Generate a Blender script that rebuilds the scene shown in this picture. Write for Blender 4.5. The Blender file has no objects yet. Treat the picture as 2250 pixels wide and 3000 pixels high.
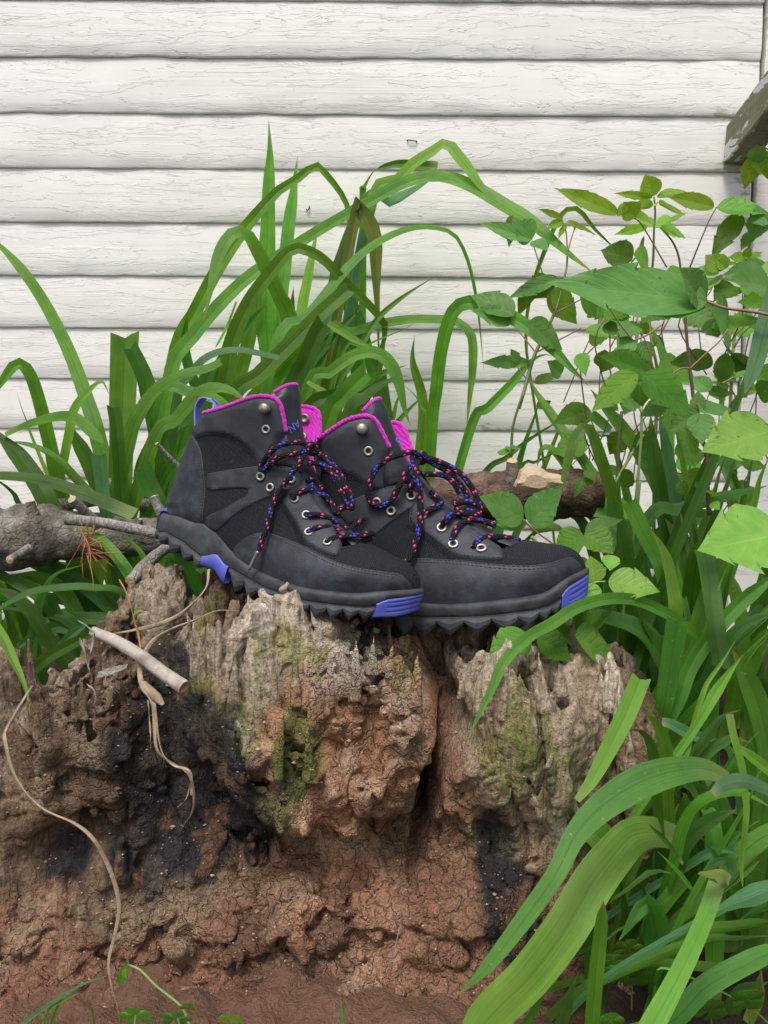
import bpy, bmesh, math, random, os
import numpy as np
from math import radians, sin, cos, pi
from mathutils import Vector, Matrix
from mathutils.geometry import delaunay_2d_cdt
from mathutils.bvhtree import BVHTree

# ============================ camera, sky, sun, exposure ============================
SC = bpy.context.scene; COL = SC.collection
CAM_Z = .48; PITCH = radians(8.0); ROLL = radians(0.3); FPX = 2253.0      # focal length in pixels of a 2250 x 3000 frame
cd = bpy.data.cameras.new('camera'); cam = bpy.data.objects.new('camera', cd); COL.objects.link(cam)
cam.location = (0, 0, CAM_Z)
cam.rotation_euler = (Matrix.Rotation(pi / 2 - PITCH, 3, 'X') @ Matrix.Rotation(ROLL, 3, 'Z')).to_euler()
cd.sensor_fit = 'HORIZONTAL'; cd.sensor_width = 36.0; cd.lens = 36.0 * FPX / 2250; cd.clip_start = .01; cd.clip_end = 200
SC.camera = cam
W = bpy.data.worlds.new('World'); SC.world = W; W.use_nodes = True
wn = W.node_tree.nodes; wl = W.node_tree.links
SUN_EL, SUN_AZ = radians(64), radians(200)      # azimuth measured clockwise from +Y; the sun stands behind and left of the camera
sky = wn.new('ShaderNodeTexSky'); sky.sky_type = 'NISHITA'; sky.sun_disc = False
sky.sun_elevation = SUN_EL; sky.sun_rotation = SUN_AZ; sky.dust_density = 4.0; sky.air_density = 1.0
hs = wn.new('ShaderNodeHueSaturation'); hs.inputs['Saturation'].default_value = .45
wl.new(sky.outputs[0], hs.inputs['Color']); wl.new(hs.outputs[0], wn['Background'].inputs['Color'])
wn['Background'].inputs['Strength'].default_value = .12
sd = bpy.data.lights.new('sun', 'SUN'); sun = bpy.data.objects.new('sun', sd); COL.objects.link(sun)
sd.energy = 1.45; sd.angle = radians(14); sd.color = (1, .97, .93)
sdir = Vector((sin(SUN_AZ) * cos(SUN_EL), cos(SUN_AZ) * cos(SUN_EL), sin(SUN_EL)))
sun.rotation_euler = sdir.to_track_quat('Z', 'Y').to_euler(); sun.location = sdir * 5
SC.view_settings.view_transform = 'Standard'; SC.view_settings.look = 'None'
SC.view_settings.gamma = 1; SC.view_settings.use_curve_mapping = False; SC.view_settings.exposure = 0.60
SC.render.engine = 'CYCLES'; SC.cycles.use_denoising = True; SC.cycles.max_bounces = 8
SC.cycles.transparent_max_bounces = 8

# ============================ helpers ============================
FW = np.array([0, cos(PITCH), -sin(PITCH)]); RT = np.array([1., 0, 0]); UPV = np.array([0, sin(PITCH), cos(PITCH)]); CAMP = np.array([0, 0, CAM_Z])
def at(px, py, Y):
    """the place at distance Y in front of the camera that the photograph shows at pixel (px, py)"""
    u = (px - 1125) / FPX; v = -(py - 1500) / FPX; c, s = cos(ROLL), sin(ROLL)
    r = FW + (u * c - v * s) * RT + (u * s + v * c) * UPV
    return CAMP + r * (Y / r[1])
def tag(o, label=None, cat=None, group=None, kind=None):
    if label: o['label'] = label
    if cat: o['category'] = cat
    if group: o['group'] = group
    if kind: o['kind'] = kind
    return o
def empty(name, loc=(0, 0, 0), rot=None):
    o = bpy.data.objects.new(name, None); COL.objects.link(o); o.location = loc; o.empty_display_size = .02
    if rot is not None: o.rotation_euler = rot
    return o
def mesh(name, V, F, mat=None, parent=None, smooth=True, uv=None, link=True, attrs=None):
    me = bpy.data.meshes.new(name)
    V = np.asarray(V, np.float32).reshape(-1, 3)
    if isinstance(F, np.ndarray):
        n, k = F.shape
        me.vertices.add(len(V)); me.vertices.foreach_set('co', V.ravel())
        me.loops.add(n * k); me.loops.foreach_set('vertex_index', F.astype(np.int32).ravel())
        me.polygons.add(n); me.polygons.foreach_set('loop_start', np.arange(0, n * k, k, dtype=np.int32))
        me.update(calc_edges=True)
    else:
        me.from_pydata(V.tolist(), [], F)
    if smooth: me.polygons.foreach_set('use_smooth', np.ones(len(me.polygons), bool))
    if uv is not None:
        L = me.uv_layers.new(name='UVMap'); li = np.zeros(len(me.loops), np.int32); me.loops.foreach_get('vertex_index', li)
        L.data.foreach_set('uv', np.asarray(uv, np.float32)[li].ravel())
    if attrs:
        for an, av in attrs.items():
            a = me.attributes.new(an, 'FLOAT_COLOR', 'POINT'); a.data.foreach_set('color', np.asarray(av, np.float32).ravel())
    if mat: me.materials.append(mat)
    me.validate(); me.update()
    o = bpy.data.objects.new(name, me)
    if link: COL.objects.link(o)
    if parent is not None: o.parent = parent
    return o
def share(src, parent=None, name=None):
    o = src.copy(); COL.objects.link(o); o.parent = parent
    return o
def grid_faces(nu, nv, wrap_v=False):
    i = np.arange(nu - 1)[:, None]; j = np.arange(nv if wrap_v else nv - 1)[None, :]; j2 = (j + 1) % nv
    a = i * nv + j; b = i * nv + j2; c = (i + 1) * nv + j2; d = (i + 1) * nv + j
    return np.stack([a, b, c, d], -1).reshape(-1, 4)
def spline(P, n):
    """Catmull-Rom through P (list of points of any dimension), n samples even in arc length"""
    P = np.asarray(P, float)
    if len(P) == 2:
        t = np.linspace(0, 1, n)[:, None]; return P[0] * (1 - t) + P[1] * t
    Q = np.vstack([2 * P[0] - P[1], P, 2 * P[-1] - P[-2]]); out = []
    for i in range(1, len(Q) - 2):
        p0, p1, p2, p3 = Q[i - 1], Q[i], Q[i + 1], Q[i + 2]
        t = np.linspace(0, 1, 24, endpoint=False)[:, None]
        out.append(.5 * ((2 * p1) + (-p0 + p2) * t + (2 * p0 - 5 * p1 + 4 * p2 - p3) * t ** 2 + (-p0 + 3 * p1 - 3 * p2 + p3) * t ** 3))
    out = np.vstack(out + [P[-1:]])
    s = np.concatenate([[0], np.cumsum(np.linalg.norm(np.diff(out[:, :3], axis=0), axis=1))]); q = np.linspace(0, s[-1], n)
    return np.stack([np.interp(q, s, out[:, i]) for i in range(out.shape[1])], 1)
def norm(a):
    return a / np.maximum(np.linalg.norm(a, axis=-1, keepdims=True), 1e-9)
def frames(P):
    T = norm(np.gradient(P, axis=0)); n = np.cross(T[0], [0, 0, 1.]);
    if np.linalg.norm(n) < .1: n = np.cross(T[0], [1., 0, 0])
    n /= np.linalg.norm(n); N = [n]
    for i in range(1, len(P)):
        n = n - T[i] * (n @ T[i]); n = n / max(np.linalg.norm(n), 1e-9); N.append(n)
    N = np.array(N); return T, N, np.cross(T, N)
def tube_geo(P, r, m=10, cap=True, rfun=None):
    P = np.asarray(P, float); n = len(P); r = np.broadcast_to(np.asarray(r, float), (n,))
    T, N, B = frames(P); a = np.linspace(0, 2 * pi, m, endpoint=False)
    R = r[:, None] * np.ones(m)[None]
    if rfun is not None: R = R * rfun(np.linspace(0, 1, n)[:, None], a[None, :])
    V = P[:, None] + R[..., None] * (np.cos(a)[None, :, None] * N[:, None] + np.sin(a)[None, :, None] * B[:, None])
    F = grid_faces(n, m, True); V = V.reshape(-1, 3)
    if not cap: return V, F
    F = [tuple(f) for f in F.tolist()]
    F.append(tuple(range(m))[::-1]); F.append(tuple(range((n - 1) * m, n * m)))
    return V, F
def tube(name, P, r, mat, parent=None, m=10, **k):
    V, F = tube_geo(P, r, m, **k); return mesh(name, V, F, mat, parent)
def merge(parts):
    V = []; F = []; o = 0
    for v, f in parts:
        V.append(np.asarray(v, float)); F += [tuple(i + o for i in q) for q in (f.tolist() if isinstance(f, np.ndarray) else f)]; o += len(v)
    return np.vstack(V), F
# value noise on regular grids (separable cubic B-spline interpolation of a random lattice)
def _bm(c, lo, n):
    i = np.floor(c).astype(int); f = c - i; M = np.zeros((len(c), n), np.float32); r = np.arange(len(c))
    for d, w in ((-1, (1 - f) ** 3 / 6), (0, (3 * f ** 3 - 6 * f ** 2 + 4) / 6), (1, (-3 * f ** 3 + 3 * f ** 2 + 3 * f + 1) / 6), (2, f ** 3 / 6)):
        M[r, i - lo + d] += w
    return M
def gnoise(rng, axes, scales):
    """smooth noise about -1..1 on the grid spanned by axes (1-D coordinate arrays)"""
    Ms = []; shp = []
    for a, s in zip(axes, scales):
        c = np.asarray(a) / s + rng.uniform(0, 1); lo = int(np.floor(c.min())) - 1; n = int(np.floor(c.max())) + 3 - lo + 1
        Ms.append(_bm(c, lo, n)); shp.append(n)
    L = rng.uniform(-1, 1, shp).astype(np.float32) * 1.9
    for ax, M in enumerate(Ms): L = np.moveaxis(np.tensordot(M, L, (1, ax)), 0, ax)
    return L
def sstep(a, b, x):
    t = np.clip((x - a) / (b - a), 0, 1); return t * t * (3 - 2 * t)

# ============================ materials ============================
class NT:
    def __init__(s, name):
        s.m = bpy.data.materials.new(name); s.m.use_nodes = True; s.t = s.m.node_tree; s.n = s.t.nodes; s.p = s.n['Principled BSDF']; s.out = s.n['Material Output']
        s.tc = s.n.new('ShaderNodeTexCoord')
    def node(s, ty, props=None, **inp):
        x = s.n.new('ShaderNode' + ty)
        for k, v in (props or {}).items(): setattr(x, k, v)
        for k, v in inp.items():
            k = k.replace('_', ' ')
            s.set(x.inputs[int(k[1:]) if k[0] == 'i' and k[1:].isdigit() else k], v)
        return x
    def set(s, sock, v):
        if hasattr(v, 'bl_rna') and 'NodeSocket' in v.bl_rna.identifier: s.t.links.new(v, sock)
        elif hasattr(v, 'outputs'): s.t.links.new(v.outputs[0], sock)
        else:
            if sock.type == 'RGBA' and not np.isscalar(v) and len(v) == 3: v = (*v, 1)
            sock.default_value = v
    def math(s, op, a, b=0.0, c=0.0, clamp=False):
        x = s.n.new('ShaderNodeMath'); x.operation = op; x.use_clamp = clamp
        s.set(x.inputs[0], a); s.set(x.inputs[1], b); s.set(x.inputs[2], c); return x.outputs[0]
    def map(s, scale=(1, 1, 1), coord='Object', loc=(0, 0, 0), rot=(0, 0, 0)):
        x = s.n.new('ShaderNodeMapping'); s.t.links.new(s.tc.outputs[coord], x.inputs[0])
        x.inputs['Scale'].default_value = scale; x.inputs['Location'].default_value = loc; x.inputs['Rotation'].default_value = rot; return x.outputs[0]
    def noise(s, vec, scale, detail=4, rough=.55, dist=0.0):
        return s.node('TexNoise', None, Vector=vec, Scale=scale, Detail=detail, Roughness=rough, Distortion=dist).outputs['Fac']
    def ramp(s, f, stops, interp='LINEAR'):
        x = s.n.new('ShaderNodeValToRGB'); s.set(x.inputs[0], f); cr = x.color_ramp; cr.interpolation = interp
        while len(cr.elements) < len(stops): cr.elements.new(.5)
        for e, (p, c) in zip(cr.elements, stops):
            e.position = p; e.color = (*c, 1) if not np.isscalar(c) else (c, c, c, 1)
        return x.outputs[0]
    def mix(s, f, a, b, blend='MIX'):
        x = s.n.new('ShaderNodeMix'); x.data_type = 'RGBA'; x.blend_type = blend
        s.set(x.inputs[0], f); s.set(x.inputs[6], a); s.set(x.inputs[7], b); return x.outputs[2]
    def bump(s, h, strength=.5, dist=.001, normal=None):
        x = s.node('Bump', None, Strength=strength, Distance=dist, Height=h)
        if normal is not None: s.set(x.inputs['Normal'], normal)
        return x.outputs[0]
    def fin(s, base=None, rough=None, normal=None, **k):
        if base is not None: s.set(s.p.inputs['Base Color'], base)
        if rough is not None: s.set(s.p.inputs['Roughness'], rough)
        if normal is not None: s.set(s.p.inputs['Normal'], normal)
        for a, v in k.items(): s.set(s.p.inputs[a.replace('_', ' ')], v)
        return s.m
def lerp3(a, b, t): return tuple(x + (y - x) * t for x, y in zip(a, b))
# ============================ setting: ground and house wall ============================
rng = np.random.default_rng(11)
def m_soil():
    n = NT('red brown soil'); v = n.map(); a = n.noise(v, 9, 6, .6); b = n.noise(v, 130, 5, .7); g = n.noise(v, 420, 3, .6)
    c = n.mix(n.ramp(a, [(.35, 0), (.65, 1)]), (.030, .020, .015), (.075, .045, .032)); c = n.mix(n.ramp(g, [(.62, 0), (.74, .5)]), c, (.20, .14, .10)); c = n.mix(n.ramp(b, [(.55, 0), (.8, .6)]), c, (.05, .03, .02))
    ln = n.node('VectorMath', dict(operation='LENGTH'), i0=n.map((2.6, 3.6, 1), loc=(.26, -1.87, 0))).outputs['Value']; m = n.ramp(n.math('ADD', ln, n.math('MULTIPLY', a, .5)), [(.85, 1), (1.25, 0)]); c = n.mix(m, c, n.mix(b, (.13, .066, .044), (.34, .19, .125)))
    return n.fin(c, .95, n.bump(n.math('ADD', b, n.math('MULTIPLY', g, .4)), 1.0, .014), Specular_IOR_Level=.2)
M_SOIL = m_soil()
gx = np.concatenate([[-60, -20, -6, -2.5, -1.2, -.8], np.linspace(-.6, .6, 300), [.8, 1.2, 2.5, 6, 20, 60]]); gy = np.concatenate([[-60, -20, -5, -1], np.linspace(.1, .7, 150), np.linspace(.72, 1.7, 60), [3, 8, 25, 60]])
A = rng.normal(0, 1, (len(gx), len(gy))); X, Y = np.meshgrid(gx, gy, indexing='ij')
near = (np.abs(X) < 1.2) & (Y > .15) & (Y < 1.65)
hz = gnoise(rng, (np.clip(gx, -1.3, 1.3), np.clip(gy, 0, 1.8)), (.007, .007)) * .0030 + np.abs(gnoise(rng, (np.clip(gx, -1.3, 1.3), np.clip(gy, 0, 1.8)), (.02, .02))) * .009 + gnoise(rng, (np.clip(gx, -1.3, 1.3), np.clip(gy, 0, 1.8)), (.12, .12)) * .014 + gnoise(rng, (np.clip(gx, -1.3, 1.3), np.clip(gy, 0, 1.8)), (.035, .035)) * .008
Z = np.where(near, hz + .03 * np.exp(-((Y - .50) / .14) ** 2 - ((X + .1) / .32) ** 2), 0) - .004
tag(mesh('ground', np.stack([X, Y, Z], -1).reshape(-1, 3), grid_faces(len(gx), len(gy)), M_SOIL), kind='structure')

def m_paint():
    n = NT('peeling white paint'); v = n.map(); oi = n.node('ObjectInfo'); sh = n.node('VectorMath', dict(operation='ADD'), i0=v, i1=n.node('CombineXYZ', None, X=n.math('MULTIPLY', oi.outputs['Random'], 40.0)).outputs[0]).outputs[0]
    def mp(sc):
        x = n.n.new('ShaderNodeMapping'); n.t.links.new(sh, x.inputs[0]); x.inputs['Scale'].default_value = sc; return x.outputs[0]
    warp = n.noise(mp((14, 1, 40)), 1.0, 3, .6)
    flake = n.noise(mp((5.5, 1, 36)), 1.0, 6, .62, .4)            # islands of thicker paint
    f1 = n.ramp(flake, [(.49, 0), (.497, 1)]); f2 = n.ramp(flake, [(.58, 0), (.587, 1)])
    small = n.noise(mp((24, 1, 90)), 1.0, 4, .65, .6); f3 = n.ramp(small, [(.64, 0), (.66, 1)])
    grain = n.noise(mp((3.5, 1, 210)), 1.0, 5, .62); grainm = n.ramp(n.noise(mp((2.2, 1, 10)), 1.0, 3), [(.42, 0), (.62, 1)])
    soft = n.noise(mp((6, 1, 22)), 1.0, 3)
    h = n.math('ADD', n.math('MULTIPLY', f1, .9), n.math('MULTIPLY', f2, .8)); h = n.math('ADD', h, n.math('MULTIPLY', f3, .55))
    h = n.math('ADD', h, n.math('MULTIPLY', n.math('MULTIPLY', grain, grainm), .75)); h = n.math('ADD', h, n.math('MULTIPLY', soft, .5))
    crk = n.ramp(n.noise(mp((9, 1, 150)), 1.0, 5, .6, .8), [(.70, 0), (.735, 1)]); crk = n.math('MULTIPLY', crk, n.ramp(soft, [(.45, 0), (.6, 1)]))
    h = n.math('SUBTRACT', h, n.math('MULTIPLY', crk, 1.2))
    big = n.noise(mp((1.2, 1, 5)), 1.0, 3)
    c = n.mix(n.ramp(big, [(.35, 0), (.7, 1)]), (.78, .755, .70), (.85, .83, .785)); c = n.mix(n.ramp(n.math('MULTIPLY', grain, grainm), [(.40, 0), (.6, .25)]), c, (.52, .49, .42))
    c = n.mix(n.math('MULTIPLY', crk, .6), c, (.26, .225, .18))
    edge = n.math('MULTIPLY', n.ramp(flake, [(.478, 0), (.49, 1), (.497, 0)]), n.ramp(warp, [(.49, 0), (.60, .5)])); c = n.mix(edge, c, (.36, .32, .26))
    # bare, greyed wood and grime along the butt of each board (vertex attribute: where paint has flaked off)
    at_ = n.node('Attribute', dict(attribute_name='wear')); sp = n.node('SeparateColor', None, Color=at_.outputs['Color'])
    bare = n.ramp(n.math('ADD', n.math('MULTIPLY', sp.outputs[0], .55), n.math('MULTIPLY', small, .62)), [(.60, 0), (.64, 1)]); c = n.mix(n.math('MULTIPLY', bare, .7), c, n.mix(grain, (.22, .20, .155), (.50, .47, .39)))
    return n.fin(c, n.ramp(flake, [(.4, .5), (.6, .38)]), n.bump(h, .45, .0026), Specular_IOR_Level=.35)
M_PAINT = m_paint()
YW = 1.575; wall = empty('house_wall', (0, YW, 0)); tag(wall, 'white painted clapboard house wall with peeling paint', 'wall')
xs = np.linspace(-1.15, .707, 380)
for k in range(-3, 12):
    zb = 1.129 - .1 * k - .002; hgt = .1
    rr = np.random.default_rng(100 + k)
    lean = gnoise(rr, (xs, [0.]), (.5, 1))[:, 0] * .0012; chip = np.maximum(gnoise(rr, (xs, [0.]), (.03, 1))[:, 0] - .35, 0) * .002 + gnoise(rr, (xs, [0.]), (.012, 1))[:, 0] * .0004
    fine = gnoise(rr, (xs, np.arange(16.)), (.03, 4)) * .0007
    # profile: (height above butt, distance in front of the wall plane)
    pr = [(-.0012, -.004), (-.0008, .006), (.0, .0148), (.0006, .0154), (.003, .0161), (.0065, .0167), (.011, .0173), (.016, .0179), (.021, .0182), (.032, .0179), (.046, .0170), (.058, .0161), (.070, .0152), (.082, .0138), (.094, .0123), (.112, .0108)]
    V = np.zeros((len(xs), len(pr), 3)); wear = np.zeros((len(xs), len(pr), 4)); wear[..., 3] = 1
    wn_ = gnoise(rr, (xs, [0.]), (.09, 1))[:, 0]
    for j, (h, d) in enumerate(pr):
        V[:, j, 0] = xs; V[:, j, 1] = -(d + (fine[:, j] if 0 < j < 15 else 0) + lean); V[:, j, 2] = zb + h + (chip if j < 6 else chip * .3 if j < 9 else 0)
        wear[:, j, 0] = np.clip((.30 if 1 <= j <= 4 else .22 if j <= 7 else .16 if j >= 13 else .03) + wn_ * .22 + sstep(.58, .707, xs) * .28, 0, 1)
    b = mesh('siding_board', V.reshape(-1, 3), grid_faces(len(xs), len(pr)), M_PAINT, wall, attrs=dict(wear=wear.reshape(-1, 4)))
# sheathing just behind the boards, and the corner board
def box_geo(c, s, bev=.0):
    c = np.asarray(c); s = np.asarray(s) / 2; V = np.array([[x, y, z] for x in (-1, 1) for y in (-1, 1) for z in (-1, 1)]) * s + c
    return V, [(0, 1, 3, 2), (4, 6, 7, 5), (0, 4, 5, 1), (2, 3, 7, 6), (0, 2, 6, 4), (1, 5, 7, 3)]
g = box_geo((-.1, .03, .7), (2.3, .03, 1.6)); mesh('sheathing', *g, NT('dark sheathing').fin((.05, .045, .04), .9), wall, smooth=False)
zs = np.linspace(-.05, 1.45, 220); rr = np.random.default_rng(77); cx0 = .7115 + gnoise(rr, (zs, [0.]), (.03, 1))[:, 0] * .0008; rows = [(cx0, .010 + 0 * zs), (cx0, -.012 + 0 * zs), (cx0 + .0015, -.0215 + 0 * zs), (cx0 + .005, -.0235 + gnoise(rr, (zs, [0.]), (.05, 1))[:, 0] * .0006), (cx0 * 0 + .86, -.0235 + 0 * zs), (cx0 * 0 + .865, .02 + 0 * zs)]
V = np.stack([np.stack([a, b, zs], 1) for a, b in rows], 1); wr = np.full((len(zs), 6, 4), .25); wr[:, :3, 0] = .7
mesh('corner_board', V.reshape(-1, 3), grid_faces(len(zs), 6), M_PAINT, wall, attrs=dict(wear=wr.reshape(-1, 4)))

# weathered beam that runs out from the wall at the right
def m_oldwood():
    n = NT('weathered painted timber'); v = n.map((1, 1, 1)); f = n.noise(n.map((60, 4, 60)), 1, 5, .6); pt = n.noise(n.map((30, 12, 30)), 1, 5, .65, .5); g = n.noise(v, 260, 3)
    wood = n.mix(f, (.10, .095, .05), (.30, .29, .20)); wood = n.mix(n.ramp(n.noise(v, 22, 4), [(.45, 0), (.7, .7)]), wood, (.13, .135, .055))
    pm = n.ramp(pt, [(.52, 0), (.535, 1)]); c = n.mix(pm, wood, n.mix(g, (.50, .50, .48), (.68, .68, .66)))
    h = n.math('ADD', n.math('MULTIPLY', pm, .8), n.math('MULTIPLY', f, .9)); return n.fin(c, .85, n.bump(h, .8, .002))
p0 = at(2128, 420, 1.548); rail = empty('timber_rail', p0); tag(rail, 'weathered grey timber beam with flaking white paint jutting from the wall', 'beam')
L = np.linspace(0, .55, 90); rr = np.random.default_rng(9); prof = [(.0, .032), (.003, .0345), (.05, .0345), (.053, .0315), (.053, -.032), (.05, -.035), (.003, -.035), (0, -.032)]
V = []
for i, l in enumerate(L):
    ends = .006 * rr.uniform(-1, 1) if i == 0 else 0
    for (a, b) in prof: V.append((a - .05 * l + rr.normal(0, .0004), -l + (rr.uniform(0, .006) if i == 0 else 0), b + .19 * l + rr.normal(0, .0005)))
V = np.array(V); F = [tuple(q) for q in grid_faces(90, 8, True).tolist()] + [tuple(range(8)), tuple(range(89 * 8, 90 * 8))[::-1]]
mesh('beam', V, F, m_oldwood(), rail, smooth=False)
# ============================ rotten stump ============================
def surface_nets(f, org, h):
    """vertices (world) and quads of the zero level of f (positive inside)"""
    s = f > 0; nx, ny, nz = f.shape
    c8 = [s[i:nx - 1 + i, j:ny - 1 + j, k:nz - 1 + k] for i in (0, 1) for j in (0, 1) for k in (0, 1)]
    a = c8[0].copy(); o = c8[0].copy()
    for q in c8[1:]: a &= q; o |= q
    act = o & ~a; del a, o, c8
    idx = np.argwhere(act); m = len(idx); num = np.full(act.shape, -1, np.int32); num[act] = np.arange(m, dtype=np.int32)
    I, J, K = idx.T; fv = {(i, j, k): f[I + i, J + j, K + k] for i in (0, 1) for j in (0, 1) for k in (0, 1)}
    acc = np.zeros((m, 3), np.float32); cnt = np.zeros(m, np.float32)
    for a0 in fv:
        for ax in range(3):
            if a0[ax] == 0:
                b0 = tuple(1 if q == ax else a0[q] for q in range(3)); va, vb = fv[a0], fv[b0]; cr = (va > 0) != (vb > 0)
                t = np.where(cr, va / np.where(cr, va - vb, 1), 0); p = np.zeros((m, 3), np.float32)
                for q in range(3): p[:, q] = a0[q]
                p[:, ax] = t; acc[cr] += p[cr]; cnt[cr] += 1
    V = (idx + acc / cnt[:, None]) * h + org
    Q = []
    for ax in range(3):
        sl0 = [slice(1, -1)] * 3; sl1 = [slice(1, -1)] * 3; sl0[ax] = slice(0, -1); sl1[ax] = slice(1, None)
        A0 = s[tuple(sl0)]; B0 = s[tuple(sl1)]; e = np.argwhere(A0 != B0); inside0 = A0[A0 != B0]
        off = np.array([1, 1, 1]); off[ax] = 0; e = e + off; u, v = [q for q in range(3) if q != ax]
        c = []
        for du, dv in ((-1, -1), (0, -1), (0, 0), (-1, 0)):
            q = e.copy(); q[:, u] += du; q[:, v] += dv; c.append(num[q[:, 0], q[:, 1], q[:, 2]])
        quad = np.stack(c, 1); fl = inside0 if ax != 1 else ~inside0; quad[~fl] = quad[~fl][:, ::-1]; Q.append(quad)
    Q = np.vstack(Q); return V, Q[(Q >= 0).all(1)]

def m_stump():
    n = NT('rotten wood'); v = n.map(); a = n.node('Attribute', dict(attribute_name='col')); sp = n.node('Attribute', dict(attribute_name='kindmask'))
    ms = n.node('SeparateColor', None, Color=sp.outputs['Color'])                     # r: fibrous  g: crumbly
    fib = n.noise(n.map((330, 330, 34)), 1, 5, .62, .3); gr = n.noise(v, 520, 4, .68); md = n.noise(v, 150, 5, .65); fl = n.noise(n.map((90, 90, 30)), 1, 4, .6)
    var = n.math('ADD', n.math('MULTIPLY', fib, ms.outputs[0]), n.math('MULTIPLY', gr, ms.outputs[1]))
    mul = n.ramp(var, [(.26, (.38, .37, .36)), (.5, (.96, .95, .93)), (.74, (1.65, 1.62, 1.58))]); c = n.mix(1.0, a.outputs['Color'], mul, 'MULTIPLY')
    c = n.mix(n.ramp(md, [(.34, .4), (.44, 0)]), c, (.030, .020, .014))
    c = n.mix(n.math('MULTIPLY', n.ramp(gr, [(.665, 0), (.72, .75)]), ms.outputs[1]), c, (.44, .33, .22))
    h = n.math('ADD', n.math('MULTIPLY', var, 1.0), n.math('ADD', n.math('MULTIPLY', md, 1.2), n.math('MULTIPLY', fl, .8)))
    wv = n.node('VectorMath', dict(operation='ADD'), i0=n.map((75, 75, 60)), i1=n.node('VectorMath', dict(operation='SCALE'), i0=n.node('TexNoise', None, Vector=v, Scale=90.0, Detail=4.0).outputs['Color'], Scale=1.6).outputs[0]).outputs[0]
    vo = n.node('TexVoronoi', dict(feature='DISTANCE_TO_EDGE'), Vector=wv, Scale=1.0).outputs['Distance']; h = n.math('ADD', h, n.math('MULTIPLY', n.math('MULTIPLY', n.ramp(vo, [(0, 0), (.10, 1)]), ms.outputs[1]), .9))
    return n.fin(c, .92, n.bump(h, 1.0, .0046), Specular_IOR_Level=.22)

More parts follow.
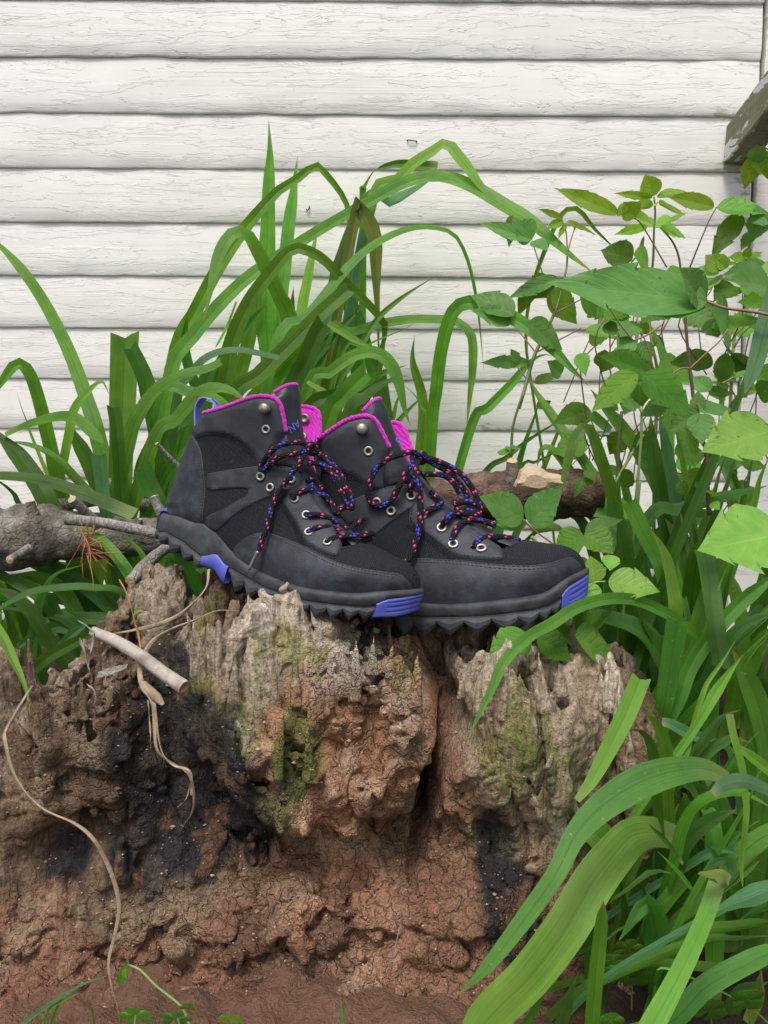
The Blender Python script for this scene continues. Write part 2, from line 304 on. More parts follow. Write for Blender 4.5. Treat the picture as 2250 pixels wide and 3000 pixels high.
VX = .002
def build_stump():
    rg = np.random.default_rng(21); R3 = np.float32
    ax = np.arange(-.46, .27, VX).astype(R3); ay = np.arange(.42, .86, VX).astype(R3); az = np.arange(-.03, .365, VX).astype(R3)
    X2, Y2 = np.meshgrid(ax, ay, indexing='ij'); XZ, ZX = np.meshgrid(ax, az, indexing='ij')
    # --- how high the broken top stands: points read off the place
    C = [(30, 1990, .61), (60, 1880, .63), (130, 1985, .60), (250, 1990, .60), (200, 2080, .66), (330, 2060, .60), (330, 2060, .68), (430, 2060, .66), (480, 2010, .62), (470, 2080, .60),
         (550, 1850, .635), (600, 1830, .64), (650, 1880, .62), (700, 1890, .62), (590, 1950, .60), (680, 1990, .595), (770, 1792, .67), (850, 1812, .66), (900, 1824, .66), (800, 2000, .60), (870, 2050, .585), (960, 2010, .60), (980, 1836, .66), (1080, 1930, .63),
         (1200, 1940, .64), (1220, 2010, .60), (1150, 2040, .59), (1050, 2090, .58), (1000, 1826, .68), (1080, 1838, .68), (1200, 1850, .72), (1350, 1862, .72), (1500, 1866, .71), (1600, 1880, .71),
         (1370, 2030, .60), (1450, 2000, .60), (1530, 1990, .61), (1600, 1980, .615), (1690, 1985, .62), (1770, 2010, .63), (1790, 1930, .70), (1880, 2120, .70),
         (600, 1690, .765), (520, 1705, .77), (440, 1750, .76), (380, 1800, .76), (330, 1870, .76), (560, 1740, .72), (640, 1735, .74), (700, 1747, .70), (800, 1800, .70), (450, 1850, .72), (240, 1960, .75), (120, 2050, .75), (0, 2100, .75), (760, 1790, .78), (1000, 1830, .80), (1400, 1840, .80)]
    P = np.array([at(*c) for c in C]); sg = .030
    wgt = np.exp(-((X2[..., None] - P[:, 0]) ** 2 + (Y2[..., None] - P[:, 1]) ** 2) / (2 * sg ** 2)) + 1e-12
    H = ((wgt * P[:, 2]).sum(-1) / wgt.sum(-1) + .006).astype(R3); del wgt
    # --- how far the front comes out
    def blob(px, py, Yd, rx, rz, amp):
        q = at(px, py, Yd); return amp * np.exp(-((XZ - q[0]) / rx) ** 2 - ((ZX - q[2]) / rz) ** 2)
    YF = .585 + .55 * np.clip(XZ - .11, 0, 1) ** 1.5 * 2.2 + .10 * np.clip(-.25 - XZ, 0, 1) - .030 * sstep(.11, .0, ZX) - .045 * sstep(.035, -.02, ZX)
    for b in [(1000, 2240, .57, .085, .05, .026), (1180, 2150, .57, .035, .05, .012), (1010, 2430, .56, .06, .03, .016), (1010, 2600, .55, .10, .030, -.050), (1250, 2560, .55, .03, .05, -.012), (500, 2420, .56, .055, .05, -.030), (560, 2560, .55, .06, .03, -.016),
              (120, 2600, .56, .03, .03, -.034), (430, 2100, .57, .035, .06, -.04), (640, 2080, .57, .03, .06, .018), (720, 2230, .57, .02, .05, .016), (230, 2180, .57, .03, .03, .012), (90, 2230, .57, .03, .06, .012), (330, 2350, .57, .02, .06, .012),
              (1600, 2120, .57, .07, .07, .018), (1450, 2600, .54, .06, .05, -.014), (1280, 2750, .53, .05, .05, .010), (800, 2700, .53, .03, .04, .01), (350, 2800, .52, .06, .03, .008), (640, 2700, .54, .03, .02, -.016), (900, 2060, .58, .12, .03, -.006)]:
        YF = YF - blob(*b)
    # the split that runs down between the middle and the right-hand piece
    ql = np.array([at(px, py, .58) for px, py in ((1262, 1850), (1292, 1980), (1305, 2100), (1340, 2200), (1325, 2290), (1285, 2400), (1250, 2500), (1215, 2620))])
    zc = ZX[0]; xc = np.interp(zc, ql[::-1, 2], ql[::-1, 0]); wc = np.interp(zc, [.06, .10, .17, .22, .28], [.003, .006, .010, .016, .034]); dc = np.interp(zc, [.07, .09, .12, .2, .3], [0, .05, .11, .15, .16])
    wob = gnoise(rg, (az, [0.]), (.02, 1))[:, 0] * .008
    YF = YF + dc * np.exp(-np.abs((XZ - xc - wob) / wc) ** 3)
    YF = YF.astype(R3)
    f = np.minimum(ay[None, :, None] - YF[:, None, :], .42 * (H[:, :, None] - az[None, None, :]))
    f = np.minimum(f, .9 * (.80 - ay[None, :, None] + 0 * f[:1, :, :1]))
    Xq = ax[:, None, None]; Zq = az[None, None, :]
    # where the wood is fibrous and where it has gone to crumbling lumps
    def area(pts):
        m = 0
        for px, py, r, w in pts:
            q = at(px, py, .57); m = m + w * np.exp(-((XZ - q[0]) ** 2 + (ZX - q[2]) ** 2) / r ** 2)
        return np.clip(m, 0, 1).astype(R3)
    crumb = np.clip(area([(1080, 2250, .07, 1.2), (1000, 2420, .06, 1.1), (820, 2500, .05, .8), (230, 2250, .05, .9), (350, 2330, .035, .6), (1300, 2700, .08, 1), (700, 2780, .1, .9), (1050, 2100, .04, .6), (1120, 1950, .04, .5)]) + sstep(.10, .03, ZX) * .8, 0, 1)
    lean = np.round(-.10 * (az - .2) / VX).astype(int)
    def sheared(N):                                            # fibres lean a little
        for k in range(N.shape[2]): N[:, :, k] = np.roll(N[:, :, k], lean[k], 0)
        return N
    n1 = sheared(gnoise(rg, (ax, ay, az), (.0105, .013, .075)))         # fibre bundles
    n2 = sheared(gnoise(rg, (ax, ay, az), (.0048, .006, .040)))         # fibres
    nb = gnoise(rg, (ax, ay, az), (.033, .033, .045))                     # big unevenness
    top = sstep(.20, .27, Zq)
    fibm = 1 - .75 * crumb[:, None, :]
    f += fibm * (n1 * (.0062 + .0075 * top) + n2 * (.0030 + .0030 * top)) + nb * .009
    # bundles of fibre snapped off at their own heights, so that splinters stand proud of the face
    skin = sstep(.045, .012, ay[None, :, None] - YF[:, None, :])
    for sx, sy, zm, za, dp in ((.016, .013, .222, .055, .017), (.009, .009, .235, .050, .012), (.026, .02, .15, .06, .010)):
        zb = zm + za * gnoise(rg, (ax, ay), (sx, sy)); f -= (.35 + .65 * fibm) * dp * skin * sstep(0, .014, Zq - zb[:, :, None]).astype(R3)
    del skin
    ridg = 1 - np.abs(n1); f += fibm * top * (np.clip(ridg, 0, 1) ** 4 - .3) * .005
    cr = sheared(gnoise(rg, (ax, ay, az), (.019, .019, .11))); f -= fibm * .015 * np.exp(-(cr / .09) ** 2); 
    fibre_v = n2 * .5 + n1 * .5; del ridg, cr
    b1 = np.abs(gnoise(rg, (ax, ay, az), (.021, .021, .018))); b2 = np.abs(gnoise(rg, (ax, ay, az), (.0085, .0085, .0075)))
    f += crumb[:, None, :] * ((b1 - .38) * .030 + (b2 - .38) * .015); 
    c2 = gnoise(rg, (ax, ay, az), (.016, .016, .013)); f -= (.25 + .75 * crumb[:, None, :]) * .010 * np.exp(-(c2 / .075) ** 2); del c2
    h1 = gnoise(rg, (ax, ay, az), (.014, .014, .016)); f -= .018 * sstep(.45, .95, h1) * (1 - .6 * top); del h1
    h2 = gnoise(rg, (ax, ay, az), (.030, .030, .040)); f -= .030 * sstep(.42, 1.0, h2) * sstep(.26, .20, Zq); del h2
    v1 = sheared(gnoise(rg, (ax, ay, az), (.011, .012, .05))); f += sstep(.20, .15, Zq) * v1 * .0075; del v1         # pits and insect holes
    n3 = gnoise(rg, (ax, ay, az), (.0042, .0042, .0046)); f += n3 * .0023
    # single splinters left standing
    SP = [(552, 1790, .625, .006, .07), (577, 1783, .625, .006, .075), (600, 1790, .63, .005, .07), (642, 1812, .625, .007, .06), (690, 1835, .62, .006, .05), (735, 1850, .615, .006, .05), (977, 1864, .62, .0055, .035), (1000, 1885, .62, .005, .03), (1096, 1878, .62, .007, .03), (977, 1916, .595, .006, .045), (1195, 1898, .61, .005, .035), (1222, 1930, .60, .007, .04),
          (742, 1985, .585, .009, .06), (825, 2088, .572, .009, .055), (930, 1932, .59, .009, .05), (690, 1940, .60, .008, .05), (54, 1850, .615, .008, .06), (84, 1880, .615, .006, .05), (196, 1962, .60, .006, .035), (240, 1972, .60, .007, .04), (393, 1862, .615, .004, .055), (375, 1975, .585, .004, .05), (290, 1898, .63, .005, .05), (272, 1905, .635, .004, .05),
          (1521, 1952, .605, .006, .03), (1578, 1926, .61, .006, .035), (1640, 1938, .615, .008, .03), (1779, 1972, .62, .006, .035), (1470, 1985, .605, .007, .03), (1400, 1995, .60, .007, .03), (790, 1785, .665, .007, .04), (830, 1780, .67, .008, .045), (880, 1800, .665, .006, .04), (1140, 1838, .67, .005, .05), (1165, 1842, .675, .005, .045), (1090, 1845, .68, .008, .05), (640, 1690, .745, .007, .05), (470, 1715, .75, .006, .05), (900, 2150, .57, .007, .04), (1060, 1990, .585, .006, .04), (1150, 1950, .595, .006, .04), (860, 1895, .605, .006, .05), (800, 1925, .60, .006, .05)]
    SP = [(*at(p, q, Y), r, h) for p, q, Y, r, h in SP]
    for _ in range(46):
        q = at(rg.uniform(-60, 1800), rg.uniform(1880, 2120), rg.uniform(.575, .66)); SP.append((*q, rg.uniform(.003, .006), rg.uniform(.03, .055)))
    for (sx, sy, sz, r, h) in SP:
        i0, i1 = np.searchsorted(ax, [sx - .022, sx + .022]); j0, j1 = np.searchsorted(ay, [sy - .022, sy + .022]); k0, k1 = np.searchsorted(az, [sz - h, sz + .004])
        if i1 - i0 < 3 or j1 - j0 < 3 or k1 - k0 < 3: continue
        an = rg.uniform(-.6, .6); zz = az[None, None, k0:k1]; t = np.clip((sz - zz) / h, 0, 1.2); lx = rg.uniform(-.12, .12); dx = ax[i0:i1, None, None] - sx - lx * (sz - zz); dy = ay[None, j0:j1, None] - sy + .05 * (sz - zz)
        u = dx * cos(an) + dy * sin(an); v = -dx * sin(an) + dy * cos(an); g = r * (.10 + .9 * t ** .75) - np.sqrt(u ** 2 + (v * 1.7) ** 2)
        f[i0:i1, j0:j1, k0:k1] = np.maximum(f[i0:i1, j0:j1, k0:k1], (g * .8 + .0016 * n2[i0:i1, j0:j1, k0:k1] + .0008 * n3[i0:i1, j0:j1, k0:k1]).astype(R3))
    f[:, :, 0] = -1; f[0] = -1; f[-1] = -1; f[:, 0] = -1; f[:, -1] = -1
    V, Q = surface_nets(f, np.array([ax[0], ay[0], az[0]], R3), VX)
    lab = np.arange(len(V))                                      # keep the one body, drop bits that float free
    for _ in range(400):
        m = lab[Q].min(1); new = lab.copy()
        for q in range(4): np.minimum.at(new, Q[:, q], m)
        new = new[new]; new = new[new]
        if (new == lab).all(): break
        lab = new
    big = np.bincount(lab).argmax(); keep = lab == big; remap = np.cumsum(keep) - 1; Q = remap[Q[keep[Q].all(1)]]; V = V[keep]
    ii = np.clip(np.round((V - [ax[0], ay[0], az[0]]) / VX).astype(int), 0, np.array(f.shape) - 1); s = tuple(ii.T)
    fv = fibre_v[s]; n3v = n3[s]; nbv = nb[s]; b1v = b1[s]; cm = crumb[ii[:, 0], ii[:, 2]]; del f, fibre_v, n3, nb, b1, b2, n1, n2
    # drop what can never be seen (the far, buried side)
    x, y, z = V.T
    # --- colour of the wood: weathering, rot, moss, char (stains with a shape of their own), plus shade painted in at depth
    wa = gnoise(rg, (ax, az), (.03, .05)); wb = gnoise(rg, (ax, az), (.012, .02)); wcn = gnoise(rg, (ax, az), (.05, .05)); I, K = ii[:, 0], ii[:, 2]; wa, wb, wcn = wa[I, K], wb[I, K], wcn[I, K]
    def reg(pts, soft=.5):
        m = np.full(len(V), -9.0)
        for px, py, rx, rz in pts:
            q = at(px, py, .57); m = np.maximum(m, 1 - np.sqrt(((x - q[0]) / rx) ** 2 + ((z - q[2]) / rz) ** 2))
        return sstep(-.22, .28, m + wa * .30 + wb * .22)
    def mixc(c, col, m): return c + (np.asarray(col) - c) * np.clip(m, 0, 1)[:, None]
    c = np.tile(np.array([.255, .185, .120]), (len(V), 1)); c = mixc(c, (.19, .115, .072), sstep(-.3, .7, wcn + wb * .6)); c = mixc(c, (.36, .285, .20), sstep(.0, .9, fv + wb * .4) * .8)
    c = mixc(c, (.52, .46, .385), sstep(.225, .275, z + fv * .012) * (.45 + .5 * sstep(-.3, .6, wb)) * sstep(.70, .63, y))
    c = mixc(c, (.075, .044, .030), sstep(.645, .685, y) * .85)  # shade painted into the colour: darker deep in the split and further back
    left = sstep(-.17, -.24, x + wa * .02); c = mixc(c, (.125, .078, .050), left * .8); c = mixc(c, (.27, .20, .14), left * sstep(.1, .6, fv + wb * .5) * .75)
    rot = reg([(1070, 2240, .075, .065), (1010, 2430, .075, .055), (1190, 2160, .04, .06), (820, 2550, .06, .04), (700, 2330, .025, .035), (950, 2680, .08, .03)]); c = mixc(c, (.40, .205, .12), rot * .85); c = mixc(c, (.56, .35, .23), rot * sstep(.25, .75, b1v + wb * .3) * .75)
    low = sstep(.085, .035, z + wa * .03 + wb * .015); c = mixc(c, (.27, .135, .088), low * .9); c = mixc(c, (.44, .26, .175), low * sstep(.0, .7, wcn + wb * .5) * .75)
    chips = sstep(.25, .8, gnoise(rg, (ax, az), (.020, .024))[I, K] + wb * .4) * sstep(.20, .15, z); c = mixc(c, (.34, .235, .15), chips * .6)
    dk = .8 * sstep(.3, .9, gnoise(rg, (ax, az), (.035, .03))[I, K] + wb * .4) * sstep(.20, .14, z); c = mixc(c, (.075, .045, .032), dk * .75)
    right = reg([(1600, 2080, .075, .06), (1560, 2300, .05, .06)]); c = mixc(c, (.335, .26, .185), right * .75); c = mixc(c, (.52, .45, .365), right * sstep(.0, .8, fv + wb * .5) * .7)
    c = mixc(c, (.25, .135, .085), reg([(1330, 2480, .025, .05), (1330, 2700, .05, .07), (1500, 2800, .05, .06)]) * .85)
    tanp = sstep(.1, .8, gnoise(rg, (ax, az), (.016, .02))[I, K] + fv * .6) * sstep(.14, .20, z); c = mixc(c, (.50, .42, .32), tanp * .45)
    moss = reg([(690, 2050, .018, .04), (640, 2160, .014, .03), (540, 2000, .012, .03), (560, 2110, .014, .02), (920, 1950, .012, .02), (820, 1960, .014, .02), (870, 2200, .014, .03), (1590, 2270, .036, .045), (1470, 2200, .016, .035), (1530, 2130, .02, .03), (1560, 2380, .02, .02), (300, 2420, .014, .014), (760, 2400, .02, .02), (1180, 2020, .01, .015), (215, 1990, .012, .02)])
    c = mixc(c, (.20, .185, .055), moss * sstep(-.45, .5, wb + n3v * .4) * .8); c = mixc(c, (.095, .12, .03), moss * sstep(.35, .9, wa + n3v * .4) * .75)
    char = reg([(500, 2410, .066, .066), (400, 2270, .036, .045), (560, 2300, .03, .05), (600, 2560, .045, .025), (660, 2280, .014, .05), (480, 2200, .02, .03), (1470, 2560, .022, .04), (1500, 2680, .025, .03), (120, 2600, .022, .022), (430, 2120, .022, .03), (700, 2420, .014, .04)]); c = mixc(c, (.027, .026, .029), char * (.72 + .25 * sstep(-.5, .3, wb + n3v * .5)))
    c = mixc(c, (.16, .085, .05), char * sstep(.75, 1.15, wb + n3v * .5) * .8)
    c *= (1.14 + .18 * n3v + .14 * nbv)[:, None]; c = np.clip(c, .01, .75)
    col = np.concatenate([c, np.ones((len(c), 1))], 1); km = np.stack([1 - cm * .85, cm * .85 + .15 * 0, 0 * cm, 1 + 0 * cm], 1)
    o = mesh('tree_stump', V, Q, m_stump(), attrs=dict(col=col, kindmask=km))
    print('stump', len(V), len(Q)); return o
stump = build_stump()
tag(stump, 'rotten crumbling tree stump with jagged splintered top and dark split', 'stump')
# ============================ boots ============================
# ---- boot shape (millimetres in the boot's own frame: x heel->toe, z up, y across) ----
def pchip(x, y):
    x = np.asarray(x, float); y = np.asarray(y, float); h = np.diff(x); d = np.diff(y) / h
    m = np.zeros(len(x)); m[0] = d[0]; m[-1] = d[-1]
    for i in range(1, len(x) - 1):
        if d[i - 1] * d[i] > 0:
            w1 = 2 * h[i] + h[i - 1]; w2 = h[i] + 2 * h[i - 1]
            m[i] = (w1 + w2) / (w1 / d[i - 1] + w2 / d[i])
    def f(q):
        q = np.clip(np.asarray(q, float), x[0], x[-1]); i = np.clip(np.searchsorted(x, q) - 1, 0, len(x) - 2)
        t = (q - x[i]) / h[i]
        return ((1 + 2 * t) * (1 - t) ** 2 * y[i] + t * (1 - t) ** 2 * h[i] * m[i]
                + t * t * (3 - 2 * t) * y[i + 1] + t * t * (t - 1) * h[i] * m[i + 1])
    return f
KS = [  # Ax, Az, Cx, Cz, half width, base ratio, widest t
 (-6,138,116,193,33,.02,.50),(-10,112,126,153,33,.02,.50),(-13,84,139,131,32,.02,.48),(-16,52,155,113,33,.03,.44),(-16,32,166,103,35,.10,.40),
 (6,27,175,96,36,.72,.36),(47,31,186,88,36,.88,.32),(92,24,197,83,38,.92,.30),(132,16,208,79,42,.94,.30),(172,16,221,76,46,.95,.30),
 (207,22,240,74,45,.96,.32),(236,31,257,72.5,38,.96,.34),(258,38,271.5,69,29,.96,.36),(274,43,280.5,63,16,.96,.40),(284,46,286,54,2,.96,.45)]
_K = np.arange(len(KS)); _c = [pchip(_K, [r[i] for r in KS]) for i in range(7)]
KMAX = len(KS) - 1
WX = [-18,-15,-9,0,14,32,60,90,120,150,180,205,230,250,265,277,283,286]
WY = [0,9,18,26,32,35,34.5,34.5,38,44,49,50,47,40,31,20,11,0]
plan_w = pchip(WX, WY)
def S_kt(k, th):
    """near-side surface point (y<=0) from section k and angle th in 0..pi"""
    t = (1 - np.cos(th)) / 2
    ax, az, cx, cz, w, br, tm = [f(k) for f in _c]
    br = np.clip(br, 0, .985); p = 2.3
    e = tm * (1 / (1 - br ** p) ** (1 / p) - 1)
    lo = np.clip(1 - np.clip((tm - t) / (tm + e), 0, 1) ** p, 0, 1) ** (1 / p)
    q = 2.15
    hi = np.clip(1 - np.clip((t - tm) / (1 - tm), 0, 1) ** q, 0, 1) ** (1 / q)
    y = -w * np.where(t < tm, lo, hi)
    return np.stack([ax + (cx - ax) * t, y, az + (cz - az) * t], -1)
_kk, _tt = np.meshgrid(np.linspace(0, KMAX, 113), np.linspace(0.02, np.pi - .02, 60), indexing='ij')
_tab = S_kt(_kk.ravel(), _tt.ravel())
def inv_xz(xz):
    """side-view point -> (k, th)"""
    xz = np.asarray(xz, float); out = np.zeros((len(xz), 2))
    for i in range(0, len(xz), 2000):
        d = ((xz[i:i + 2000, None, :] - _tab[None, :, [0, 2]]) ** 2).sum(-1); j = d.argmin(1)
        k = _kk.ravel()[j].copy(); th = _tt.ravel()[j].copy()
        for _ in range(12):
            f0 = S_kt(k, th)[:, [0, 2]]; h = 1e-3
            fk = (S_kt(np.clip(k + h, 0, KMAX), th)[:, [0, 2]] - S_kt(np.clip(k - h, 0, KMAX), th)[:, [0, 2]]) / (np.clip(k + h, 0, KMAX) - np.clip(k - h, 0, KMAX))[:, None]
            ft = (S_kt(k, th + h)[:, [0, 2]] - S_kt(k, th - h)[:, [0, 2]]) / (2 * h)
            r = xz[i:i + 2000] - f0; det = fk[:, 0] * ft[:, 1] - fk[:, 1] * ft[:, 0]
            det = np.where(np.abs(det) < 1e-6, 1e-6, det)
            dk = (r[:, 0] * ft[:, 1] - r[:, 1] * ft[:, 0]) / det; dt = (fk[:, 0] * r[:, 1] - fk[:, 1] * r[:, 0]) / det
            k = np.clip(k + np.clip(dk, -.5, .5), 0, KMAX); th = np.clip(th + np.clip(dt, -.2, .2), 0.001, np.pi - .001)
        out[i:i + 2000, 0] = k; out[i:i + 2000, 1] = th
    return out
def S_normal(k, th):
    h = 2e-3
    a = S_kt(np.clip(k + h, 0, KMAX), th) - S_kt(np.clip(k - h, 0, KMAX), th)
    b = S_kt(k, np.clip(th + h, .001, np.pi - .001)) - S_kt(k, np.clip(th - h, .001, np.pi - .001))
    n = np.cross(a, b); l = np.linalg.norm(n, axis=-1, keepdims=True); n = n / np.maximum(l, 1e-9)
    return np.where(n[..., 1:2] > 0, -n, n)
PANELS = {'collar': [(11.3, 137.9), (31.4, 147.2), (48.3, 157.2), (63.4, 167.3), (74.3, 173.1), (85.4, 176.1), (93.0, 175.8), (98.9, 171.3), (102.9, 164.3), (107.2, 156.4), (110.8, 149.2), (109.2, 140.9), (107.9, 131.9), (107.6, 122.3), (109.6, 114.4), (100.2, 110.1), (96.5, 111.7), (87.1, 117.1), (74.6, 122.5), (60.1, 125.1), (41.2, 123.0), (24.0, 117.1), (14.0, 110.5), (-2.2, 115.3), (2.9, 126.6)], 'strap': [(38.4, 81.5), (63.7, 94.8), (92.6, 108.1), (110.2, 115.5), (125.4, 119.5), (136.6, 117.4), (143.2, 110.2), (143.0, 104.4), (133.7, 96.8), (122.2, 87.3), (107.6, 73.5), (92.6, 56.5), (83.6, 42.5), (76.6, 33.1), (57.9, 34.6), (57.7, 42.8), (79.2, 60.4), (95.0, 78.6), (94.3, 85.1), (81.3, 80.9), (48.2, 66.1)], 'heel_counter': [(-2.2, 115.3), (13.8, 109.4), (23.9, 102.5), (33.7, 89.8), (43.9, 73.5), (51.7, 56.4), (58.1, 33.1), (41.8, 27.0), (25.9, 26.2), (9.2, 24.1), (-3.1, 23.8), (-8.2, 25.1), (-24.0, 32.4), (-22.1, 48.0), (-21.6, 69.3), (-17.4, 91.5)], 'eyestay': [(108.6, 137.8), (112.0, 149.6), (120.2, 136.4), (127.8, 129.6), (136.4, 121.2), (145.7, 109.2), (161.0, 96.7), (178.6, 87.0), (193.6, 77.6), (210.3, 69.4), (212.6, 59.7), (195.7, 58.6), (175.0, 58.9), (155.7, 71.1), (132.4, 85.3), (132.8, 98.7), (141.4, 107.6), (138.8, 116.3), (126.9, 120.0), (110.2, 115.5), (107.8, 124.2)], 'rand': [(100.5, 22.6), (103.2, 30.5), (112.9, 42.9), (123.4, 50.6), (134.9, 55.0), (152.1, 56.7), (176.1, 57.5), (196.9, 57.3), (217.7, 57.3), (238.9, 60.1), (256.2, 63.4), (270.3, 65.5), (278.7, 60.3), (282.9, 52.9), (275.3, 48.8), (262.7, 42.7), (254.8, 36.1), (240.7, 29.0), (218.8, 23.4), (191.5, 16.9), (159.9, 13.2), (133.1, 12.6), (117.0, 14.7)], 'win2': [(49.3, 65.0), (92.9, 83.2), (92.8, 78.4), (78.4, 62.0), (60.2, 42.7)]}
EYE = [(87.0, 164.4), (93.2, 145.7), (103.8, 100.9), (117.0, 94.1), (132.2, 108.1), (143.6, 92.2), (160.9, 81.8), (172.8, 69.0), (195.2, 67.0)]
MT = [(-25.5, 19.1), (9.7, 27.4), (27.6, 30.8), (42.7, 31.4), (58.5, 35.2), (76.4, 33.0), (87.7, 28.4), (100.0, 22.4), (114.5, 19.4), (131.3, 17.6), (159.7, 19.0), (193.0, 23.5), (220.9, 30.4), (243.5, 36.5), (257.4, 42.6), (264.3, 49.5), (276.3, 55.3)]
ML = [(0.5, 5.5), (14.6, 10.8), (35.4, 10.6), (54.2, 6.7), (67.3, 4.8), (84.1, 12.3), (98.4, 7.1), (103.6, 7.3), (127.6, 7.4), (149.0, 7.8), (177.6, 11.6), (198.4, 14.8), (223.9, 21.3), (240.1, 25.9), (260.1, 32.8), (268.2, 40.1), (278.6, 45.5)]
LT = [(4.5, -3.3), (28.6, -6.2), (46.1, -8.5), (64.6, -8.2), (116.9, -11.6), (135.6, -10.7), (154.5, -8.1), (176.7, -3.7), (197.5, 0.1), (215.7, 3.8), (229.9, 8.8), (243.8, 13.8), (255.1, 18.4), (266.5, 22.4), (275.8, 25.7), (283.7, 30.9)]
LACE1 = [[(195.3, 66.5), (195.9, -30.0, 70.4), (200.0, -22.0, 74.9), (206.7, -12.0, 78.2), (212.8, -2.0, 80.8), (215.8, 10.0, 83.7), (216.8, 14.0, 81.1), (214.2, 6.0, 76.5), (208.4, -0.0, 72.5)], [(173.1, 68.6), (177.1, -28.0, 74.9), (183.6, -22.0, 79.1), (190.7, -14.0, 78.7), (198.3, -4.0, 76.9), (205.2, 4.0, 75.0), (208.5, 10.0, 71.7)], [(161.0, 81.5), (166.7, -26.0, 84.9), (173.2, -22.0, 86.9), (180.3, -16.0, 86.7), (189.9, -8.0, 82.7), (196.8, 0.0, 80.8), (198.3, 8.0, 87.7), (200.1, 14.0, 90.2)], [(144.2, 91.8), (141.0, -27.0, 94.0), (144.6, -25.0, 98.7), (150.3, -20.0, 104.1), (152.7, -14.0, 106.4), (146.9, -10.0, 110.9), (145.4, -14.0, 113.0), (147.9, -6.0, 113.3), (154.7, -2.0, 109.2), (157.2, -8.0, 103.7), (163.9, -4.0, 102.7), (172.4, -2.0, 97.2), (179.9, -6.0, 92.3), (181.8, 4.0, 97.5), (185.8, 12.0, 101.0), (183.1, 14.0, 108.1)], [(137.8, -14.0, 142.5), (132.1, -22.0, 145.2), (123.1, -30.0, 141.9), (115.3, -36.0, 135.2), (107.3, -36.0, 123.3), (101.3, -33.0, 110.2), (105.9, -33.0, 108.9), (115.2, -36.0, 120.3), (125.2, -36.0, 129.5), (133.3, -28.0, 134.6), (137.6, -16.0, 140.4)], [(136.5, -18.0, 138.0), (139.7, -30.0, 126.9), (137.3, -33.0, 114.9), (131.8, -33.0, 99.9), (129.2, -35.0, 87.7), (130.4, -38.0, 76.8), (134.8, -43.0, 61.6), (136.7, -47.0, 47.4), (138.4, -50.0, 37.9)], [(138.6, -12.0, 143.0), (145.3, -4.0, 138.2), (155.9, 0.0, 132.6), (167.4, 2.0, 125.1), (177.9, 2.0, 117.3), (185.7, 2.0, 110.6), (192.0, 2.0, 103.4), (190.7, 2.0, 100.1), (181.6, 0.0, 107.2), (174.2, -2.0, 115.9), (166.1, -4.0, 123.4), (155.0, -6.0, 130.0), (145.3, -10.0, 130.2), (138.7, -14.0, 128.1)], [(139.8, -8.0, 141.8), (147.4, 2.0, 137.5), (158.1, 6.0, 131.8), (168.7, 8.0, 124.0), (178.2, 8.0, 115.8), (185.2, 8.0, 108.7)], [(134.7, -18.0, 143.0), (136.9, -15.0, 146.8), (139.4, -9.0, 144.4), (140.3, -10.0, 139.0), (139.0, -16.0, 138.0), (137.4, -20.0, 142.2), (139.3, -17.0, 145.5)]]
AGLET1 = [(138.4, -50.0, 37.9), (136.9, -51.0, 28.9), (135.7, -52.0, 17.6)]
LACE2 = [[(132.0, -16.0, 142.7), (134.1, -12.0, 146.2), (136.0, -6.0, 143.2), (134.2, -8.0, 138.9), (132.1, -16.0, 139.8), (133.9, -18.0, 143.5)], [(133.9, -14.0, 144.2), (127.9, -26.0, 146.7), (117.9, -34.0, 143.4), (108.4, -38.0, 138.6), (100.3, -38.0, 130.7), (95.6, -40.0, 119.5), (94.4, -40.0, 108.9), (97.0, -38.0, 101.5), (103.0, -36.0, 98.5), (110.7, -34.0, 101.2), (116.0, -34.0, 106.8), (120.8, -35.0, 115.9), (124.4, -32.0, 126.6), (128.7, -24.0, 136.6), (132.8, -16.0, 142.7)], [(131.8, -18.0, 141.0), (133.7, -30.0, 129.4), (137.8, -33.0, 118.4), (139.2, -32.0, 107.3), (141.3, -34.0, 94.6), (141.5, -38.0, 80.5), (140.0, -42.0, 67.9), (137.6, -45.0, 58.4), (135.4, -47.0, 53.4)], [(127.2, 112.2), (131.4, -30.0, 118.9), (132.2, -24.0, 124.6), (133.7, -20.0, 131.2)], [(135.0, -12.0, 143.8), (145.9, -4.0, 140.4), (156.5, 2.0, 135.7), (166.6, 4.0, 129.5), (176.0, 6.0, 118.4), (181.6, 6.0, 108.7), (185.0, 6.0, 99.0), (182.3, 4.0, 103.4), (173.9, 0.0, 105.4), (163.1, -4.0, 103.3)], [(136.3, -10.0, 141.8), (147.3, -2.0, 135.5), (159.0, 4.0, 128.2), (168.1, 8.0, 116.6), (172.8, 8.0, 108.6)], [(134.7, -14.0, 128.1), (144.1, -8.0, 128.6), (153.7, -2.0, 127.2), (161.2, 0.0, 121.3), (166.6, 2.0, 112.4)], [(143.8, 93.3), (147.2, -26.0, 97.6), (154.8, -18.0, 103.4), (152.5, -16.0, 106.2), (147.6, -16.0, 110.0), (144.3, -18.0, 112.6)], [(158.7, 84.5), (162.4, -27.0, 90.6), (167.3, -20.0, 95.5), (176.6, -10.0, 95.2), (186.5, 0.0, 94.3)], [(166.6, -14.0, 98.5), (175.6, -6.0, 98.1), (185.2, 4.0, 96.1)], [(169.0, 71.5), (170.2, -28.0, 78.4), (172.5, -24.0, 84.7), (178.2, -16.0, 89.9), (186.8, -6.0, 90.0), (198.7, 6.0, 86.0)], [(188.8, 66.0), (189.9, -28.0, 71.9), (194.8, -22.0, 76.0), (204.1, -12.0, 77.3), (213.4, 0.0, 75.9), (220.1, 10.0, 73.8)]]
